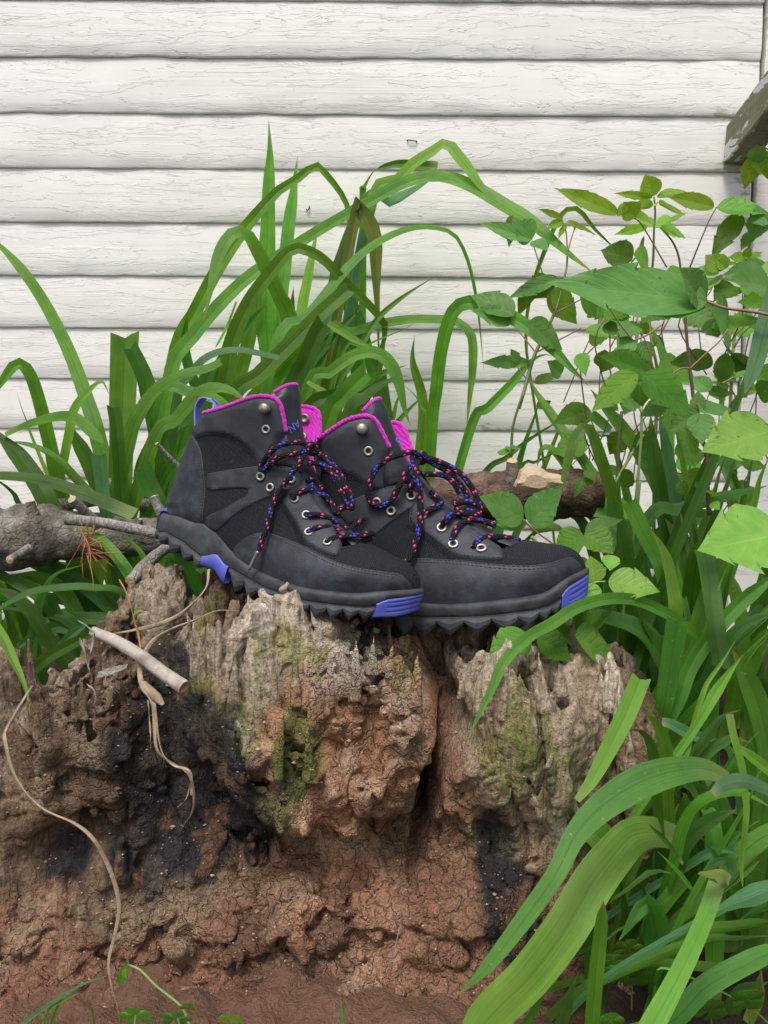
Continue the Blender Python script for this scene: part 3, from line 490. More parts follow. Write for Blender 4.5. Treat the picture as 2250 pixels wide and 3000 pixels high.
def m_boot():
    M = {}
    n = NT('nubuck leather'); v = n.map(); dust = n.noise(v, 60, 5, .65); fine = n.noise(v, 900, 3, .6); big = n.noise(v, 18, 3, .5)
    c = n.mix(n.math('MULTIPLY', n.math('SUBTRACT', dust, .46, clamp=True), 3.2, clamp=True), (.019, .0215, .030), (.054, .060, .078))
    c = n.mix(n.ramp(fine, [(.63, 0), (.74, .5)]), c, (.11, .11, .115))
    M['nubuck'] = n.fin(c, n.ramp(big, [(.3, .5), (.7, .68)]), n.bump(n.math('ADD', n.math('MULTIPLY', fine, .8), n.math('MULTIPLY', dust, .35)), .4, .0010), Specular_IOR_Level=.4)
    n = NT('smooth leather'); v = n.map(); d = n.noise(v, 45, 4, .6); f = n.noise(v, 700, 2)
    M['smooth'] = n.fin(n.mix(n.ramp(d, [(.4, 0), (.75, 1)]), (.013, .0145, .021), (.034, .037, .047)), n.ramp(d, [(.3, .36), (.7, .52)]), n.bump(n.math('ADD', d, n.math('MULTIPLY', f, .12)), .3, .0015))
    n = NT('woven textile'); v = n.map((1, 1, 1), rot=(0, radians(28), 0))
    wx = n.node('TexWave', dict(wave_type='BANDS', bands_direction='X'), Vector=v, Scale=210.0, Distortion=.6, Detail=1.0).outputs['Fac']
    wz = n.node('TexWave', dict(wave_type='BANDS', bands_direction='Z'), Vector=v, Scale=260.0, Distortion=.6, Detail=1.0).outputs['Fac']
    w = n.math('MULTIPLY', wx, wz); sp = n.noise(n.map(), 1300, 2, .6)
    c = n.mix(w, (.011, .0125, .017), (.042, .045, .054)); c = n.mix(n.ramp(sp, [(.62, 0), (.72, .6)]), c, (.14, .14, .145))
    M['textile'] = n.fin(c, .85, n.bump(w, .8, .0012), Specular_IOR_Level=.2)
    n = NT('black rubber'); v = n.map(); d = n.noise(v, 42, 6, .68); f = n.noise(v, 1200, 3)
    c = n.mix(n.ramp(d, [(.36, 0), (.70, 1)]), (.022, .0235, .028), (.078, .082, .092)); c = n.mix(n.ramp(n.noise(v, 25, 3), [(.58, 0), (.75, .45)]), c, (.085, .078, .068))
    M['rubber'] = n.fin(c, .62, n.bump(n.math('ADD', n.math('MULTIPLY', f, .5), d), .35, .0008), Specular_IOR_Level=.35)
    n = NT('blue rubber'); v = n.map(); d = n.noise(v, 70, 5, .65)
    M['blue'] = n.fin(n.mix(n.ramp(d, [(.45, 0), (.75, 1)]), (.072, .092, .47), (.12, .125, .33)), .48, n.bump(n.noise(v, 700, 3), .25, .0006))
    n = NT('pink fleece'); v = n.map(); f = n.noise(v, 900, 4, .7); k = n.node('TexWave', dict(bands_direction='DIAGONAL'), Vector=v, Scale=130.0, Distortion=2.0).outputs['Fac']
    M['pink'] = n.fin(n.mix(f, (.56, .018, .42), (.86, .05, .66)), 1.0, n.bump(n.math('ADD', n.math('MULTIPLY', k, .5), f), .9, .0018), Specular_IOR_Level=.1, Sheen_Weight=.5, Sheen_Tint=(1, .4, .9))
    n = NT('blue webbing'); v = n.map(); k = n.noise(v, 800, 2); M['web'] = n.fin(n.mix(k, (.12, .15, .55), (.24, .27, .78)), .7, n.bump(k, .5, .0006))
    n = NT('eyelet metal'); k = n.noise(n.map(), 500, 2); M['metal'] = n.fin(n.mix(k, (.20, .19, .165), (.38, .365, .33)), .45, Metallic=.9)
    n = NT('dark hole'); M['hole'] = n.fin((.006, .006, .007), .9)
    n = NT('dark thread'); M['thread'] = n.fin((.006, .006, .008), .7)
    n = NT('dark print'); M['print'] = n.fin((.015, .015, .05), .7)
    n = NT('blue thread'); M['bthread'] = n.fin((.12, .14, .6), .7)
    n = NT('braided lace')
    uv = n.node('SeparateXYZ', None, Vector=n.tc.outputs['UV']); u = n.math('MULTIPLY', uv.outputs[0], 1 / .0036); w = n.math('MULTIPLY', uv.outputs[1], 6.0)
    a = n.math('ADD', u, w); b = n.math('SUBTRACT', u, w); fa = n.math('FLOOR', a); fb = n.math('FLOOR', b)
    over = n.math('FLOORED_MODULO', n.math('ADD', fa, fb), 2.0)
    ma = n.math('FLOORED_MODULO', fa, 12.0)
    isp = n.math('MULTIPLY', n.math('COMPARE', ma, 1.0, .6), over); isb = n.math('MULTIPLY', n.math('COMPARE', ma, 4.5, 1.1), over)
    isp2 = n.math('MULTIPLY', n.math('COMPARE', ma, 8.0, .1), over)
    c = n.mix(isp, (.008, .008, .011), (.85, .05, .28)); c = n.mix(isb, c, (.075, .07, .68)); c = n.mix(isp2, c, (.8, .06, .35))
    h = n.math('MULTIPLY', n.math('SINE', n.math('MULTIPLY', n.math('FRACT', a), pi)), n.math('SINE', n.math('MULTIPLY', n.math('FRACT', b), pi)))
    M['lace'] = n.fin(c, .6, n.bump(n.math('POWER', h, .5), .9, .0012), Specular_IOR_Level=.3)
    return M
BM = m_boot()

def mm(V): return np.asarray(V, float) / 1000.0
def chaikin(P, it=1):
    P = np.asarray(P, float)
    for _ in range(it):
        Q = np.roll(P, -1, 0); P = np.stack([.82 * P + .18 * Q, .18 * P + .82 * Q], 1).reshape(-1, 2)
    return P
def resample(P, d):
    P = np.vstack([P, P[:1]]); L = np.linalg.norm(np.diff(P, axis=0), axis=1); s = np.concatenate([[0], np.cumsum(L)])
    n = max(8, int(s[-1] / d)); q = np.linspace(0, s[-1], n, endpoint=False)
    return np.stack([np.interp(q, s, P[:, i]) for i in range(2)], 1)
def inside(P, poly):
    x, y = P[:, 0], P[:, 1]; r = np.zeros(len(P), bool); j = len(poly) - 1
    for i in range(len(poly)):
        xi, yi = poly[i]; xj, yj = poly[j]
        r ^= ((yi > y) != (yj > y)) & (x < (xj - xi) * (y - yi) / (yj - yi + 1e-12) + xi); j = i
    return r
def dist_poly(P, poly):
    d = np.full(len(P), 1e9); Q = np.roll(poly, -1, 0)
    for a, b in zip(poly, Q):
        e = b - a; t = np.clip(((P - a) @ e) / max(e @ e, 1e-9), 0, 1); d = np.minimum(d, np.linalg.norm(P - a - t[:, None] * e, axis=1))
    return d
rngb = np.random.default_rng(5)
_px = np.arange(-40, 300, 1.0); _pz = np.arange(-10, 230, 1.0)
DENT = gnoise(rngb, (_px, _pz), (38, 26)) * 1.1 + gnoise(rngb, (_px, _pz), (14, 9)) * .35
def dent(x, z):
    return DENT[np.clip((x + 40).astype(int), 0, len(_px) - 1), np.clip((z + 10).astype(int), 0, len(_pz) - 1)]
def pos(kt, off):
    P = S_kt(kt[:, 0], kt[:, 1]); N = S_normal(kt[:, 0], kt[:, 1])
    return P + N * (off + dent(P[:, 0], P[:, 2]))[:, None], N
SU, SV = 20.0, 30.0
def flare(P):
    """the far flap of the collar stands open, away from the tongue"""
    P = P.copy(); w = sstep(110, 164, P[:, 2]) * sstep(52, 103, P[:, 0])
    P[:, 1] += 15 * w; P[:, 0] += 4 * w; return P
def panel_geo(poly, thick, dens=2.0, edge=.9):
    P = resample(chaikin(poly), 1.4); kt = inv_xz(P); B = kt * [SU, SV]
    C = np.roll(B, -1, 0) - np.roll(B, 1, 0); nrm = np.stack([-C[:, 1], C[:, 0]], 1); nrm /= np.maximum(np.linalg.norm(nrm, axis=1, keepdims=True), 1e-9)
    area = .5 * np.sum(B[:, 0] * np.roll(B[:, 1], -1) - np.roll(B[:, 0], -1) * B[:, 1]);  nrm *= np.sign(area)
    pts = [B]
    ring = B + nrm * edge; ok = inside(ring, B) & (dist_poly(ring, B) > edge * .8); pts.append(ring[ok])
    lo, hi = B.min(0), B.max(0); gx, gy = np.meshgrid(np.arange(lo[0], hi[0], dens), np.arange(lo[1], hi[1], dens), indexing='ij')
    gy = gy + (np.arange(gx.shape[0])[:, None] % 2) * dens / 2; G = np.stack([gx.ravel(), gy.ravel()], 1)
    G = G[inside(G, B)]; G = G[dist_poly(G, B) > edge + dens * .45]; pts.append(G)
    A = np.vstack(pts); n = len(B)
    v, e, f, *_ = delaunay_2d_cdt([Vector(p) for p in A], [(i, (i + 1) % n) for i in range(n)], [], 1, 1e-5)
    v = np.array([tuple(p) for p in v]); d = dist_poly(v, B)
    off = -.35 + (thick + .35) * sstep(0, edge, d)
    kt = v / [SU, SV]; kt[:, 1] = np.clip(kt[:, 1], .001, pi - .001); kt[:, 0] = np.clip(kt[:, 0], 0, KMAX)
    V, N = pos(kt, off)
    return V, [tuple(q) for q in f]
def both(name, geo, mat, parent, far=True, farfix=True):
    V, F = geo; mesh(name, mm(V), F, mat, parent)
    if far:
        W2 = V * [1, -1, 1]; W2 = flare(W2) if farfix else W2
        mesh(name, mm(W2), [tuple(reversed(f)) for f in F], mat, parent)
def stitch_line(pts, inset_poly=None, off=.9, step=3.1, ln=2.1, r=.38):
    """little thread dashes lying on the surface along side-view points"""
    P = np.asarray(pts, float); L = np.concatenate([[0], np.cumsum(np.linalg.norm(np.diff(P, axis=0), axis=1))]); out = []
    for s in np.arange(1, L[-1] - ln, step):
        q = np.stack([np.interp([s, s + ln / 2, s + ln], L, P[:, i]) for i in range(2)], 1)
        V, N = pos(inv_xz(q), np.array([off - .35, off, off - .35])); out.append(tube_geo(V, [r * .6, r, r * .6], 5))
    return out
ZT = pchip([a for a, b in MT[:-3]] + [262, 275, 286], [b for a, b in MT[:-3]] + [45.5, 51.5, 55.5]); ZL = pchip([a for a, b in ML] + [286], [b for a, b in ML] + [50]); ZB = pchip([a for a, b in LT] + [287], [b for a, b in LT] + [35])
_xs = -18 + 304 * (1 - np.cos(np.linspace(0, pi, 200))) / 2
_w = plan_w(_xs); OUT = np.concatenate([np.stack([_xs, -_w], 1), np.stack([_xs[::-1], _w[::-1]], 1)[1:]])     # heel centre, near side, toe, far side, heel
_s = np.concatenate([[0], np.cumsum(np.linalg.norm(np.diff(OUT, axis=0), axis=1))])
def outline(s):
    x = np.interp(s, _s, OUT[:, 0]); y = np.interp(s, _s, OUT[:, 1]); h = 1.5
    tx = np.interp(s + h, _s, OUT[:, 0]) - np.interp(s - h, _s, OUT[:, 0]); ty = np.interp(s + h, _s, OUT[:, 1]) - np.interp(s - h, _s, OUT[:, 1])
    l = np.maximum(np.hypot(tx, ty), 1e-6); return x, y, ty / l, -tx / l
def s_of(x, near=True):
    h = len(_xs); a = np.interp(x, OUT[:h, 0], _s[:h]); return a if near else _s[-1] - a
def band(s0, s1, n, zb, zt, prof, closed_in=6.0):
    """a strip wound along the sole's outline between heights zb(x), zt(x); prof: rows of (fraction up, outward offset)"""
    s = np.linspace(s0, s1, n); x, y, nx, ny = outline(s); b = zb(x); t = zt(x)
    rows = [(0, -closed_in)] + list(prof) + [(1, -closed_in)]; V = np.zeros((n, len(rows), 3))
    for j, (f, o) in enumerate(rows):
        oo = o(x, s) if callable(o) else o
        V[:, j, 0] = x + nx * oo; V[:, j, 1] = y + ny * oo; V[:, j, 2] = b + (t - b) * f
    F = grid_faces(n, len(rows)); V = V.reshape(-1, 3); m = len(rows); F = [tuple(q) for q in F.tolist()]
    F += [tuple(range(m)), tuple(range((n - 1) * m, n * m))[::-1]]
    return V, F
def lace_geo(P, r=.00275):
    L = np.sum(np.linalg.norm(np.diff(P, axis=0), axis=1)); n = max(6, int(L / .0016)); Q = spline(P, n); m = 10
    V, F = tube_geo(Q, r, m, cap=False)
    # own seam column so that the UVs run right round
    V = V.reshape(n, m, 3); V = np.concatenate([V, V[:, :1]], 1).reshape(-1, 3); F = grid_faces(n, m + 1)
    uv = np.stack(np.meshgrid(np.linspace(0, L, n), np.linspace(0, 1, m + 1), indexing='ij'), -1).reshape(-1, 2)
    return V, F, uv
# lacing drawn in the boot's own frame: side-view points (x, z) lie on the leather, (x, y, z) hang free
def lace_pts(pts):
    out = []
    for p in pts:
        if len(p) == 3: out.append(p)
        else:
            V, N = pos(inv_xz(np.array([p])), np.array([2.6])); out.append(V[0])
    return mm(out)

def ring(name, kt_xz, R0, r0, mat, parent, far):
    kt = inv_xz(np.array([kt_xz])); P, N = pos(kt, np.array([3.0 if kt_xz[1] > 130 else 2.35])); P, N = P[0], N[0]
    a = np.linspace(0, 2 * pi, 36, endpoint=False); b = np.linspace(0, 2 * pi, 8, endpoint=False)
    t = norm(np.cross(N, [0, 0, 1.])); bb = np.cross(N, t)
    kn = 1 + .16 * np.sign(np.sin(a * 18))
    V = np.zeros((36, 8, 3))
    for j, bj in enumerate(b):
        rad = R0 + r0 * 1.25 * cos(bj); h = r0 * sin(bj) * .8 * (kn if cos(bj) > .3 else 1)
        V[:, j] = P + np.outer(np.cos(a) * rad, t) + np.outer(np.sin(a) * rad, bb) + np.outer(np.broadcast_to(h, (36,)), N)
    V = np.concatenate([V, V[:1]]); F = grid_faces(37, 8, True); V = V.reshape(-1, 3)
    D = P + N * -.12; disc = np.vstack([[D], D + np.outer(np.cos(a) * R0, t) + np.outer(np.sin(a) * R0, bb)]); DF = [(0, 1 + i, 1 + (i + 1) % 36) for i in range(36)]
    for sg in ((1, -1) if far else (1,)):
        f = (lambda q: q) if sg == 1 else (lambda q: flare(q * [1, -1, 1]))
        e = mesh(name, mm(f(V)), F, mat, parent); mesh('hole', mm(f(disc)), DF, BM['hole'], e)

def build_boot():
    B = empty('hiking_boot')
    # --- textile body, one side then its mirror
    nk, nt = 150, 70; kk = np.linspace(.8, KMAX, nk)
    fe = inv_xz(np.array(PANELS['collar'][8:10] + PANELS['eyestay'][1:10])); fe = fe[np.argsort(fe[:, 0])]     # front edge of the lacing
    thm = np.interp(kk, list(fe[:, 0]) + [fe[-1, 0] + .25], list(fe[:, 1] - .04) + [pi]); V = []
    for k, tm in zip(kk, thm):
        V.append(pos(np.stack([np.full(nt, k), np.linspace(.001, tm - .001, nt)], 1), np.zeros(nt))[0])
    V = np.vstack(V); F = grid_faces(nk, nt)
    both('upper', (V, [tuple(q) for q in F.tolist()]), BM['textile'], B)
    for nm, th in (('rand', 1.5), ('heel_counter', 1.3), ('strap', 1.3), ('eyestay', 1.9), ('collar', 2.4)):
        g = panel_geo(PANELS[nm], th, 2.0, 1.1 if nm != 'collar' else 3.0)
        both(nm, g, BM['smooth' if nm == 'collar' else 'nubuck'], B)
    # --- pink fleece lining inside the collar, rolled over its rim
    lin = []
    for k in np.linspace(.6, 4.2, 40):
        tm = float(np.interp(k, fe[:, 0], fe[:, 1])) - .06
        kt = np.stack([np.full(40, k), np.linspace(.05, tm, 40)], 1); P, N = pos(kt, np.full(40, -3.0))
        if k < 1.2: P[:, 2] += (1.2 - k) / 1.2 * 0
        lin.append(P)
    both('lining', (np.vstack(lin), [tuple(q) for q in grid_faces(40, 40).tolist()]), BM['pink'], B)
    cp = np.array(PANELS['collar']); edge = spline(np.vstack([cp[0:11]]), 70)
    kt = inv_xz(edge); P, N = pos(kt, np.full(len(edge), -.1))
    # where the rim rises above the body's top section, follow the drawn edge
    P[:, 0] = edge[:, 0]; P[:, 2] = edge[:, 1] + .6
    rr = 2.1 + .25 * np.sin(np.arange(70) * 1.7) + rngb.uniform(-.15, .15, 70)
    g = tube_geo(P, rr, 9); both('collar_trim', (g[0], g[1]), BM['pink'], B)
    # inner flap lining above the top section, behind the leather flap
    cg = panel_geo(cp * 1.0, -2.2, 2.4, 1.0); both('flap_lining', cg, BM['pink'], B)
    # --- tongue
    C = spline(np.array([(92, 195), (98, 186), (107, 165), (121, 140), (140, 120), (160, 103), (180, 90), (203, 79), (217, 73)]), 60)
    T = norm(np.gradient(C, axis=0)); Nn = np.stack([-T[:, 1], T[:, 0]], 1); Nn[Nn[:, 0] < 0] *= -1
    V = []; nv = 31
    for i, (c, nn) in enumerate(zip(C, Nn)):
        f = i / 59; hw = np.interp(f, [0, .06, .3, .6, 1], [19, 25, 24, 19, 12]); v = np.linspace(-1, 1, nv); v = np.where(v > 0, v * .22, v); dep = -(v ** 2) * np.interp(f, [0, .3, 1], [10, 9, 4]) + 1.0 * np.cos(v * 9 + f * 7) * .5
        tz = -(np.abs(v) ** 3) * 7 * (1 - f) ** 6
        V.append(np.stack([c[0] + nn[0] * dep, v * hw, c[1] + nn[1] * dep + tz], 1))
    V = np.array(V); n1 = V.reshape(-1, 3); back = (V - np.concatenate([Nn[:, :1], np.zeros((60, 1)), Nn[:, 1:]], 1)[:, None] * 3.2).reshape(-1, 3)
    tg = mesh('tongue', mm(n1), grid_faces(60, nv), BM['smooth'], B)
    mesh('tongue_lining', mm(back[:24 * nv]), grid_faces(24, nv), BM['pink'], tg)
    top = V[0] * 1.0; top[:, 0] -= 1.4; mesh('tongue_trim', *(lambda g: (mm(g[0]), g[1]))(tube_geo(top, 2.1, 9)), BM['pink'], tg)
    # --- stitching rows
    st = []
    def inset(nm, a, b, d):
        P = resample(chaikin(PANELS[nm]), 1.2); cpt = np.array(PANELS[nm]); i0 = np.argmin(((P - cpt[a]) ** 2).sum(1)); i1 = np.argmin(((P - cpt[b]) ** 2).sum(1))
        idx = np.arange(i0, i1) if i1 > i0 else np.concatenate([np.arange(i0, len(P)), np.arange(0, i1)])
        Cn = np.roll(P, -3, 0) - np.roll(P, 3, 0); nr = np.stack([-Cn[:, 1], Cn[:, 0]], 1); nr /= np.maximum(np.linalg.norm(nr, axis=1, keepdims=True), 1e-9)
        ar = np.sum(P[:, 0] * np.roll(P[:, 1], -1) - np.roll(P[:, 0], -1) * P[:, 1]); return (P + nr * np.sign(ar) * d)[idx]
    for nm, a, b, th in (('rand', 0, 11, 1.5), ('rand', 0, 11, 1.5), ('heel_counter', 0, 6, 1.3), ('strap', 0, 5, 1.3), ('strap', 8, 13, 1.3), ('strap', 14, 19, 1.3), ('eyestay', 10, 15, 1.9), ('collar', 17, 23, 2.4)):
        d = 1.8 if len(st) == 0 or nm != 'rand' else 4.0
        st += stitch_line(inset(nm, a, b, d), off=th + .15)
        if nm in ('heel_counter', 'collar'): st += stitch_line(inset(nm, a, b, 4.0), off=th + .15)
    zig = np.array([PANELS['eyestay'][i] for i in (14, 13, 12)]); zz = spline(zig, 40) + np.array([0, -1.5]); zz[::2] += [-1.2, -1.5]; zz[1::2] += [1.0, 1.2]
    Vz, _ = pos(inv_xz(zz), np.full(40, 1.4)); st.append(tube_geo(Vz, .4, 5))
    tag(mesh('stitching', mm(merge(st)[0]), merge(st)[1], BM['thread'], B), kind='stuff')
    # --- sole
    full = _s[-1]
    mid = band(0, full, 360, lambda x: ZL(x) - 1, ZT, [(0, 0.6), (.08, 1.6), (.3, 2.2), (.45, 2.6), (.62, 2.9), (.8, 2.4), (.93, 1.4), (1, .2)])
    mesh('midsole', mm(mid[0]), mid[1], BM['rubber'], B)
    # outsole plate and its lugs
    plate = band(0, full, 300, lambda x: ZL(x) - 7, lambda x: ZL(x) - .6, [(0, -1.5), (.3, .2), (.8, .9), (1, .4)], 40)
    os_ = mesh('outsole', mm(plate[0]), plate[1], BM['rubber'], B)
    bot = np.stack([np.concatenate([OUT[:200, 0]]), np.zeros(200)], 1)
    V = np.zeros((200, 2, 3)); V[:, 0] = np.stack([_xs, -_w * .97, ZL(_xs) - 6], 1); V[:, 1] = np.stack([_xs, _w * .97, ZL(_xs) - 6], 1)
    mesh('sole_underside', mm(V.reshape(-1, 3)), grid_faces(200, 2), BM['rubber'], os_)
    tips = [-9, 8, 28, 46, 63, 117, 135.5, 154.5, 176.5, 197.5, 215.5, 230, 244, 256]
    for i, xt in enumerate(tips):
        nx_ = tips[i + 1] if i + 1 < len(tips) and not (xt == 63) else xt + 17
        pv = tips[i - 1] if i and not (xt == 117) else xt - 17
        xa, xb = (xt + pv) / 2 - 1, (xt + nx_) / 2 + 1
        if xt == 63: xb = 72
        if xt == 117: xa = 104
        for near in (True, False):
            n = 15; xs = np.linspace(xa, xb, n); xs = np.clip(xs, -22.5, 285)
            tri = np.clip(1 - np.abs(xs - (xt + 1.5)) / (max(xb - xa, 1) / 2), 0, 1) ** .8
            zt = ZL(xs) - 2.0; zb = ZB(xs) - 1.5; dep = zt - zb; zl = zt - dep * (.28 + .72 * tri)
            s = s_of(xs, near); x, y, ox, oy = outline(s)
            rows = []
            for f, o in ((0, -16), (0, .4), (.35, 1.2 + 0 * xs), (.7, .9), (1, -1.2), (1, -15)):
                oo = o + (1.6 * tri if f > 0 and np.all(np.asarray(o) > -5) else 0); rows.append(np.stack([x + ox * oo, y + oy * oo, zt + (zl - zt) * f], 1))
            V = np.stack(rows, 1); F = [tuple(q) for q in grid_faces(n, 6).tolist()] + [tuple(range(6)), tuple(range((n - 1) * 6, n * 6))[::-1]]
            mesh('lug', mm(V.reshape(-1, 3)), F, BM['rubber'], os_, smooth=False)
    # blue rubber inserts
    g = band(s_of(68.5), s_of(103), 40, lambda x: ZL(x) - np.interp(x, [68, 82, 95, 103], [9, 15, 16, 18]), lambda x: ZL(x) + .3, [(0, .5), (.1, 2.4), (.5, 2.9), (.9, 3.0), (1, 1.5)]); mesh('arch_insert', mm(g[0]), g[1], BM['blue'], B)
    def groove(f):
        return lambda x, s: 3.2 - .9 * (np.sin(f * 26) > .55) * sstep(268, 274, x)
    rows = [(0, .5), (.05, 2.0)] + [(f, groove(f)) for f in np.linspace(.1, .9, 26)] + [(.96, 2.3), (1, .5)]
    g = band(s_of(262), s_of(255, False), 90, lambda x: ZB(x) + .5, lambda x: ZL(x) + np.interp(x, [240, 270, 286], [-.5, 1.5, 2.5]), rows); mesh('toe_bumper', mm(g[0]), g[1], BM['blue'], B)
    g = [band(s_of(-8), 0, 24, lambda x: 2 + 0 * x, lambda x: 26 + 0 * x, [(0, 1), (.1, 3), (.5, 3.8), (.9, 3.2), (1, 1)]), band(full, s_of(-8, False), 24, lambda x: 2 + 0 * x, lambda x: 26 + 0 * x, [(0, 1), (.1, 3), (.5, 3.8), (.9, 3.2), (1, 1)])]
    mesh('heel_insert', mm(merge(g)[0]), merge(g)[1], BM['blue'], B)
    # --- eyelets and lace hook
    for i, e in enumerate(EYE):
        if i == 0: continue
        ring('eyelet', e, 3.3, 1.15, BM['metal'], B, True)
    for e in EYE[:2]:                                            # the back of the far flap's eyelets shows in the fleece
        kt = inv_xz(np.array([e])); P, N = pos(kt, np.array([-4.2])); a = np.linspace(0, 2 * pi, 24, endpoint=False); t = norm(np.cross(N[0], [0, 0, 1.])); bb = np.cross(N[0], t); nn = -N[0]
        V = np.concatenate([P + np.outer(np.cos(a) * r, t) + np.outer(np.sin(a) * r, bb) + nn * h for r, h in ((5, 0), (4.8, 1.2), (3.8, 1.5), (2.6, .9), (.05, .3))]); V = flare(V * [1, -1, 1]); mesh('eyelet', mm(V), grid_faces(5, 24, True), BM['metal'], B)
    kt = inv_xz(np.array([EYE[0]])); P, N = pos(kt, np.array([2.2])); P, N = P[0], N[0]
    a = np.linspace(0, 2 * pi, 24, endpoint=False); t = norm(np.cross(N, [0, 0, 1.])); bb = np.cross(N, t); prof = [(0, 4.6), (.8, 4.6), (1.2, 2.6), (3, 2.4), (3.8, 3.6), (4.6, 5.2), (6.0, 5.6), (7.4, 4.8), (8.4, 3.0), (8.7, .05)]
    V = np.stack([P + N * h + np.outer(np.cos(a) * r, t) + np.outer(np.sin(a) * r, bb) + t * 0 for h, r in prof], 0).reshape(-1, 3)
    mesh('lace_hook', mm(V), grid_faces(len(prof), 24, True), BM['metal'], B)
    # --- pull tab at the heel: a loop of blue webbing, letter woven in
    lp = spline(np.array([(-9, 114), (-15, 127), (-19, 140), (-15, 150), (-5, 152), (5, 148), (9, 139), (7, 131)]), 40); V = []
    for j, yy in enumerate(np.linspace(-8, 8, 7)):
        V.append(np.stack([lp[:, 0] + yy * -.35, np.full(40, yy), lp[:, 1] + 0 * yy], 1))
    V = np.stack(V, 1); o = mesh('pull_tab', mm(V.reshape(-1, 3)), grid_faces(40, 7), BM['web'], B)
    so = o.modifiers.new('t', 'SOLIDIFY'); so.thickness = .0012; so.offset = 0
    def letter(txt, size, loc, xdir, zdir, mat, parent):
        c = bpy.data.curves.new('letter', 'FONT'); c.body = txt; c.size = size; c.extrude = .0002; c.align_x = 'CENTER'; c.align_y = 'CENTER'; c.materials.append(mat)
        f = bpy.data.objects.new('letter', c); COL.objects.link(f); f.parent = parent
        X = Vector(xdir).normalized(); Z = Vector(zdir).normalized(); Y = Z.cross(X).normalized(); X = Y.cross(Z)
        M4 = Matrix.Translation(Vector(loc)) @ Matrix((X, Y, Z)).transposed().to_4x4()
        bpy.context.view_layer.update(); me = bpy.data.meshes.new_from_object(f); bpy.data.objects.remove(f)
        f = bpy.data.objects.new('letter', me); COL.objects.link(f); f.parent = parent; f.matrix_local = M4; return f
    letter('R', .0125, mm((.8, -2, 151.4)), (0.35, -1, 0), (.4, 0, .9), BM['print'], o)
    B['_tongue'] = 1
    return B, tg, letter
boot1, tongue1, letter = build_boot()
del boot1['_tongue']
def place(o, R, T, s):
    T = CAMP + (T - CAMP) * s
    o.matrix_world = Matrix([[*(R[0] * s), T[0]], [*(R[1] * s), T[1]], [*(R[2] * s), T[2]], [0, 0, 0, 1]])
def axes(yaw, pitch, roll):
    y, p, r = map(radians, (yaw, pitch, roll))
    X = np.array([cos(p) * cos(y), -cos(p) * sin(y), -sin(p)]); Yh = np.array([sin(y), cos(y), 0]); Z = np.cross(X, Yh)
    return np.stack([X, Yh * cos(r) + Z * sin(r), -Yh * sin(r) + Z * cos(r)], 1)
boot2 = empty('hiking_boot')
def clone(src, dst):
    for c in list(src.children):
        d = share(c, dst); d.matrix_local = c.matrix_local.copy(); clone(c, d)
clone(boot1, boot2)
WARP = pchip([-40, 197, 240, 271, 287], [-40, 197, 249, 269, 282])      # this one has a longer vamp
for c in boot2.children_recursive:
    c.data = c.data.copy(); a = np.zeros(len(c.data.vertices) * 3, np.float32); c.data.vertices.foreach_get('co', a); a = a.reshape(-1, 3)
    if c.name.startswith('letter'): continue
    a[:, 0] = WARP(a[:, 0] * 1000) / 1000; c.data.vertices.foreach_set('co', a.ravel()); c.data.update()
tongue2 = [c for c in boot2.children if c.name.startswith('tongue') and 'l' not in c.name[6:]][0]
tag(boot1, 'black hiking boot in front, tilted toe down, metal lace tip hanging on its side', 'boot', 'pair of hiking boots on the stump')
tag(boot2, 'black hiking boot standing half behind the other, toe pointing right, round lace loop', 'boot', 'pair of hiking boots on the stump')
def lacing(boot, strands):
    first = None; Vs = []; Fs = []; uvs = []; o = 0
    for st in strands:
        V, F, uv = lace_geo(lace_pts(st)); Vs.append(V); Fs.append(F + o); uvs.append(uv + [rngb.uniform(0, .3), 0]); o += len(V)
    return mesh('shoelace', np.vstack(Vs), np.vstack(Fs), BM['lace'], boot, uv=np.vstack(uvs))
lace1 = lacing(boot1, LACE1); lace2 = lacing(boot2, LACE2)
ag = spline(mm(AGLET1), 12); tube('aglet', ag, [.0021] * 3 + [.0017] * 8 + [.0012], BM['metal'], lace1, 10)
for bt, tg, tx in ((boot1, tongue1, 'AN'), (boot2, tongue2, 'G')):
    letter(tx, .011, mm((111.5, -13, 157)), (.55, -1, -.35), (.9, -.3, .35), BM['bthread'], tg)
B1 = dict(R=axes(28, 16, -8), T=np.array([-0.22541, 0.81886, 0.33769]), s=.94)
B2 = dict(R=axes(18.7465, 0.6621, -5.6716), T=np.array([-0.0954, 0.7246, 0.2913]), s=1.09)
place(boot1, **B1); place(boot2, **B2)
